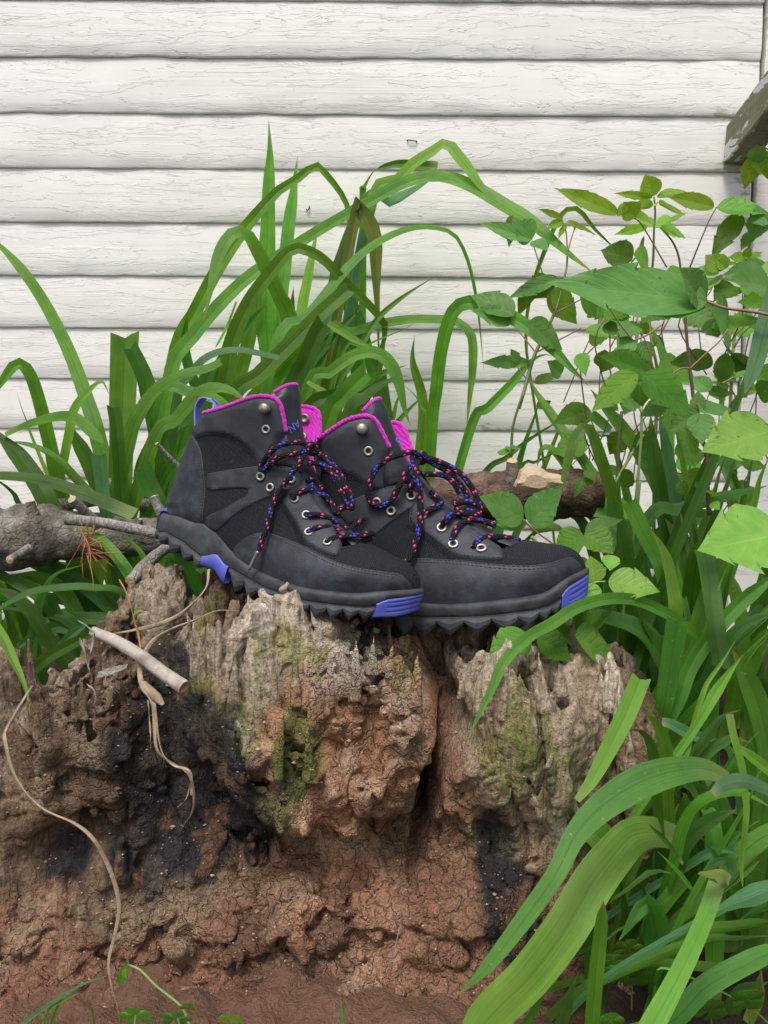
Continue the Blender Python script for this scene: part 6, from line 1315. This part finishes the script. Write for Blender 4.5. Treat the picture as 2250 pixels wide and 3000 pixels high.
straw('dry straw that loops from the stump top down to the dark hollow, split into strands', 'S 700,1790 633,1790 565,1820 497,1847 443,1883 411,1946 416,2010 448,2060 457,2186 490,2226 550,2266 567,2319 563,2378 530,2428', [.66, .63, .60, .565, .55, .545], [8, 10, 13, 14, 15, 16, 15, 15, 16, 17, 14, 4], 'p', 'straw', [('M 960,1770 972,1950 978,2085', [.56, .545], [5, 5, 2]), ('S 455,2080 470,2190 505,2240 556,2262 560,2330', [.555, .54], [8, 8, 8, 6]), ('S 560,2290 545,2340 520,2365', .54, [5, 4, 2])])
straw('dry straw running from under the front boot heel to the hollow stem', 'M 1355,925 1330,1050 1200,1190 1050,1270 900,1310 740,1340 610,1350', [.70, .67, .64, .61], [10, 11, 11, 12, 10, 6])
straw('thin orange brown stalk leaning over the hollow stem', 'M 772,988 820,1080 870,1250 905,1400 918,1560', [.64, .62, .60], [4, 5, 6, 4], 'o')
straw('short pale straw curl on the left edge of the stump top', 'M 560,1665 605,1705 620,1760 612,1792', .575, [4, 8, 7, 3], 'w'); straw('pale split straw ends standing beside the hollow stem', 'M 515,1368 545,1450 578,1580', .60, [10, 9, 3], 'w', 'straw', [('M 612,1340 590,1450 572,1560', .60, [7, 6, 3]), ('M 505,1255 560,1290 612,1335', .61, [3, 6, 8])])
straw('loose thin pale twig on the lower front of the stump', 'S 1132,2850 1155,2780 1175,2705', .50, [3, 4, 2], 'w')
# hollow stem
hp = spline(pp('M 600,1325 750,1390 900,1480 1050,1590 1195,1690', [.615, .60, .575]), 60); hs_ = empty('hollow_stem', hp[30]); tag(hs_, 'dry hollow plant stem, cut end open towards the viewer, lying on the stump', 'stem')
V, F = tube_geo(hp, np.interp(np.linspace(0, 1, 60), [0, .3, 1], [.0042, .0050, .0056]), 22, cap=False, rfun=lambda s, a: 1 + .03 * np.sin(a * 7 + s * 9) + .05 * np.sin(s * 40) * .3); mesh('stalk', V - np.array(hs_.location), F, SW['w'], hs_)
V2, F2 = tube_geo(hp[42:], .0041, 22, cap=False); mesh('pith', V2 - np.array(hs_.location), F2, CUT['orange'], hs_); ra = np.vstack([V.reshape(60, 22, 3)[-1], V2.reshape(18, 22, 3)[-1]]); mesh('rim', ra - np.array(hs_.location), [(i, (i + 1) % 22, 22 + (i + 1) % 22, 22 + i) for i in range(22)], SW['p'], hs_)
bp = spline(pp('M 930,1650 1000,1730 1060,1800', [.585, .575]), 16); bs = empty('stem_fragment', bp[8]); tag(bs, 'flattened broken piece of dry stem below the hollow stem', 'stem'); V, F = strand_geo(bp, [.004, .0085, .008, .003], .3, .5, 24); mesh('piece', V - np.array(bs.location), F, SW['p'], bs)
cp_ = [pp('M 640,1610 740,1580 830,1550', .60), pp('M 640,1650 720,1600 800,1570', .595)]; ch = empty('wood_chip', cp_[0][1]); tag(ch, 'grey split wood chip lying left of the hollow stem', 'wood chip'); V, F = strand_geo(cp_[0], [.010, .013, .007], .35, .2, 14); mesh('chip', V - np.array(ch.location), F, BK['grey'], ch)
# brown pine-needle tuft caught on the stick
tc_ = at(255, 1600, .86); tf_ = empty('needle_tuft', tc_); tag(tf_, 'small tuft of dry brown needles dangling from the stick', 'needles'); parts = []
for q in range(24):
    a = radians(rb.uniform(-125, 15)) if q < 19 else radians(rb.uniform(60, 130)); ln = rb.uniform(.022, .048) if q < 19 else .018; d = np.array([cos(a), rb.uniform(-.5, .3), sin(a)]); p0 = tc_ + [rb.uniform(-.004, .004), 0, rb.uniform(-.01, .012)]; parts.append(tube_geo(spline([p0, p0 + d * ln * .5 + [0, 0, .003], p0 + d * ln + [.006 * rb.uniform(-1, 1), 0, rb.uniform(-.004, .008)]], 7), [.0006, .0007, .0007, .0006, .0006, .0005, .0003], 5))
parts.append(tube_geo(spline(pp('M 520,690 600,690 610,640', .87), 8), .0012, 6)); parts.append(tube_geo(spline(pp('M 600,690 580,780 565,830', .865), 8), .0011, 6)); V, F = merge(parts); tag(mesh('needles', V - np.array(tc_), F, SW['o'], tf_), kind='stuff')
# small weeds at the foot of the stump
def palm(parent, c, r, Y, lobes=5, tone='m', turn=0.0, tilt=.45, cut=.45):
    n1, nr = 90, 6; th = np.linspace(-pi * .92, pi * .92, n1) ; o = at(*c, Y); R = r / FPX * Y; k = np.abs(np.cos(th * lobes / 2 / .98 * .98)); rad_ = R * (1 - cut + cut * k ** .6) * (1 + .07 * np.abs(np.sin(th * lobes * 2.5))) * (1 - .25 * (np.abs(th) / pi) ** 3); V = []; uv = []
    for j in range(nr):
        f = j / (nr - 1); x = rad_ * f * np.sin(th + turn); z = rad_ * f * np.cos(th + turn); y = -.10 * R * f * k + .16 * R * f * f; V.append(np.stack([o[0] + x, o[1] - z * tilt * .8 + y, o[2] + z * (1 - tilt * .35) - .1 * R * f * f], 1)); uv.append(np.stack([.5 + .5 * f * np.sin(th * lobes / 2), np.full(n1, f)], 1))
    NLEAF[0] += 1; return mesh('leaf', np.vstack(V) - np.array(parent.location), grid_faces(nr, n1), LF[tone], parent, uv=np.vstack(uv))
w1 = empty('weed', at(420, 2960, .46)); tag(w1, 'small weed with lobed leaves and a drooping bud at the bottom edge of the stump', 'weed'); stem(w1, 'S 560,3020 545,2975 523,2941 457,2888 411,2842 375,2826', [9, 8, 8, 6], [.46, .475], 'l'); stem(w1, 'S 390,3060 395,3000 400,2960', 8, .455, 'l', 'stalk'); stem(w1, 'S 530,3060 525,3000 518,2970', 8, .455, 'l', 'stalk')
leaflet(w1, (372, 2828), (342, 2902), 30, 'm', .473, 20, .2, 14, 0); leaflet(w1, (362, 2838), (374, 2872), 18, 'l', .472, 0, .1, 10, 0); leaflet(w1, (375, 2826), (372, 2808), 8, 'm', .473)
palm(w1, (398, 2978), 62, .455, 5, 'm', -.2); palm(w1, (512, 2985), 56, .455, 5, 'g', .3); palm(w1, (548, 2950), 28, .46, 3, 'm', .2)
w2 = empty('weed', at(672, 2980, .46)); tag(w2, 'single round bright green weed leaf at the bottom edge', 'weed'); stem(w2, 'S 660,3070 668,3010', 7, .46, 'l', 'stalk'); palm(w2, (674, 2985), 40, .455, 3, 'l', .4, .5, .12)
w3 = empty('weed', at(1860, 2800, .52)); tag(w3, 'dark rosette of scalloped leaves low among the lily leaves', 'weed')
for c, r, tn in (((1840, 2780), 52, .2), ((1820, 2850), 60, -1.2), ((1870, 2860), 50, 1.4), ((1795, 2815), 40, -.6)): palm(w3, c, r, .52, 5, 'd', tn, .3, .35); 
stem(w3, 'S 1850,2960 1850,2880 1835,2830', 6, .525, 'o', 'stalk')
for q, (c, r, t_) in enumerate((((2080, 2960), 60, 'd'), ((2190, 2930), 60, 'd'), ((2225, 2820), 50, 'd'), ((1790, 2990), 44, 'm'), ((1960, 2930), 40, 'd'))):
    w4 = empty('weed', at(c[0], c[1], .5)); tag(w4, ['dark lobed weed leaf beneath the spotted lily leaf', 'dark weed leaf at the lower right corner', 'dark round weed leaf at the right edge under the teal leaf', 'small green weed leaf left of the yellow dying leaf', 'little dark weed leaf behind the wide pale blade'][q], 'weed', 'low weeds under the lilies'); palm(w4, c, r, .5, 4, t_, rb.uniform(-1, 1), .3, .25); stem(w4, 'S %d,%d %d,%d' % (c[0] + 10, c[1] + 90, *c), 6, .505, 'o', 'stalk')
gt = empty('grass_tuft', at(150, 3000, .46)); tag(gt, 'few thin grass blades at the bottom left corner', 'grass')
for s, w in (('Q 60,1400 110,1350 250,1250 370,1180 470,1145', [14, 14, 10, 4]), ('Q 215,1400 240,1320 282,1218', [12, 12, 4]), ('Q 190,1400 215,1300 265,1262 352,1220', [10, 10, 8, 3]), ('Q 420,1400 410,1310 385,1240', [8, 7, 3])): blade(gt, s, .462, w, 't' if w[0] > 12 else 'm', 'p', 18, (0, 10))
g2 = empty('grass_tuft', at(1000, 3000, .46)); tag(g2, 'single thin green grass blade at the bottom edge', 'grass'); blade(g2, 'Q 1512,1420 1510,1340 1503,1225', .47, [9, 10, 4], 'l', 'p', 18, (0, 0))
# staple and nail heads in the boards
ml = NT('rusty metal').fin((.10, .08, .065), .6, Metallic=.5); 
for c, lab in (((1207, 413), 'small rusty staple in a white board above the leaf arch'), ((904, 612), 'bent rusty nail in a white board between the tall leaves')):
    p = at(*c, 1.556); V, F = merge([tube_geo(spline([p + [-.008, .004, .001], p + [-.008, -.002, .001], p + [.008, -.002, -.001], p + [.008, .004, -.001]], 14), .0012, 6)]) if c[0] > 1000 else tube_geo(spline([p + [0, .004, .008], p + [.002, -.003, .002], p + [-.002, -.003, -.004], p + [-.004, -.002, -.001]], 12), .0011, 6); o = mesh('staple' if c[0] > 1000 else 'nail', V, F, ml); tag(o, lab, 'staple' if c[0] > 1000 else 'nail')
# crumbs of rotten wood lying on the stump and at its foot (nobody could count them)
bpy.context.view_layer.update(); dg = bpy.context.evaluated_depsgraph_get(); bvh = BVHTree.FromObject(stump, dg); parts = []; cols = []
pal = np.array([(.40, .30, .20), (.30, .16, .09), (.22, .11, .07), (.28, .2, .14), (.17, .10, .06), (.36, .27, .17)])
tries = 0
while len(parts) < 1700 and tries < 9000:
    tries += 1; px, py = rb.uniform(-60, 1850), rb.uniform(1850, 3050); d = Vector(at(px, py, 1.0) - CAMP).normalized(); h = bvh.ray_cast(Vector(CAMP), d)
    if h[0] is None or h[0].y > .80: continue
    nrm = np.array(h[1]); 
    if nrm[2] < (.25 if rb.uniform() < .75 else -.1): continue
    r = rb.uniform(.0005, .0015) * (1 + 1.3 * (rb.uniform() > .95)); q = np.array(h[0]) + nrm * r * .3; V = rb.normal(0, 1, (6, 3)); V = np.array([(1, 0, 0), (-1, 0, 0), (0, 1, 0), (0, -1, 0), (0, 0, 1), (0, 0, -1)]) * r * rb.uniform(.5, 1.2, (6, 1)) * [1, 1, .7] + q
    parts.append((V, [(0, 2, 4), (2, 1, 4), (1, 3, 4), (3, 0, 4), (2, 0, 5), (1, 2, 5), (3, 1, 5), (0, 3, 5)])); cols += [(*pal[rb.integers(len(pal))] * rb.uniform(.7, 1.15), 1)] * 6
V, F = merge(parts); n = NT('wood crumbs'); a_ = n.node('Attribute', dict(attribute_name='col')); n.fin(a_.outputs['Color'], .95)
tag(mesh('wood_crumbs', V, F, n.m, smooth=False, attrs=dict(col=np.array(cols))), 'loose crumbs of rotten wood scattered over the stump', 'crumbs', kind='stuff')
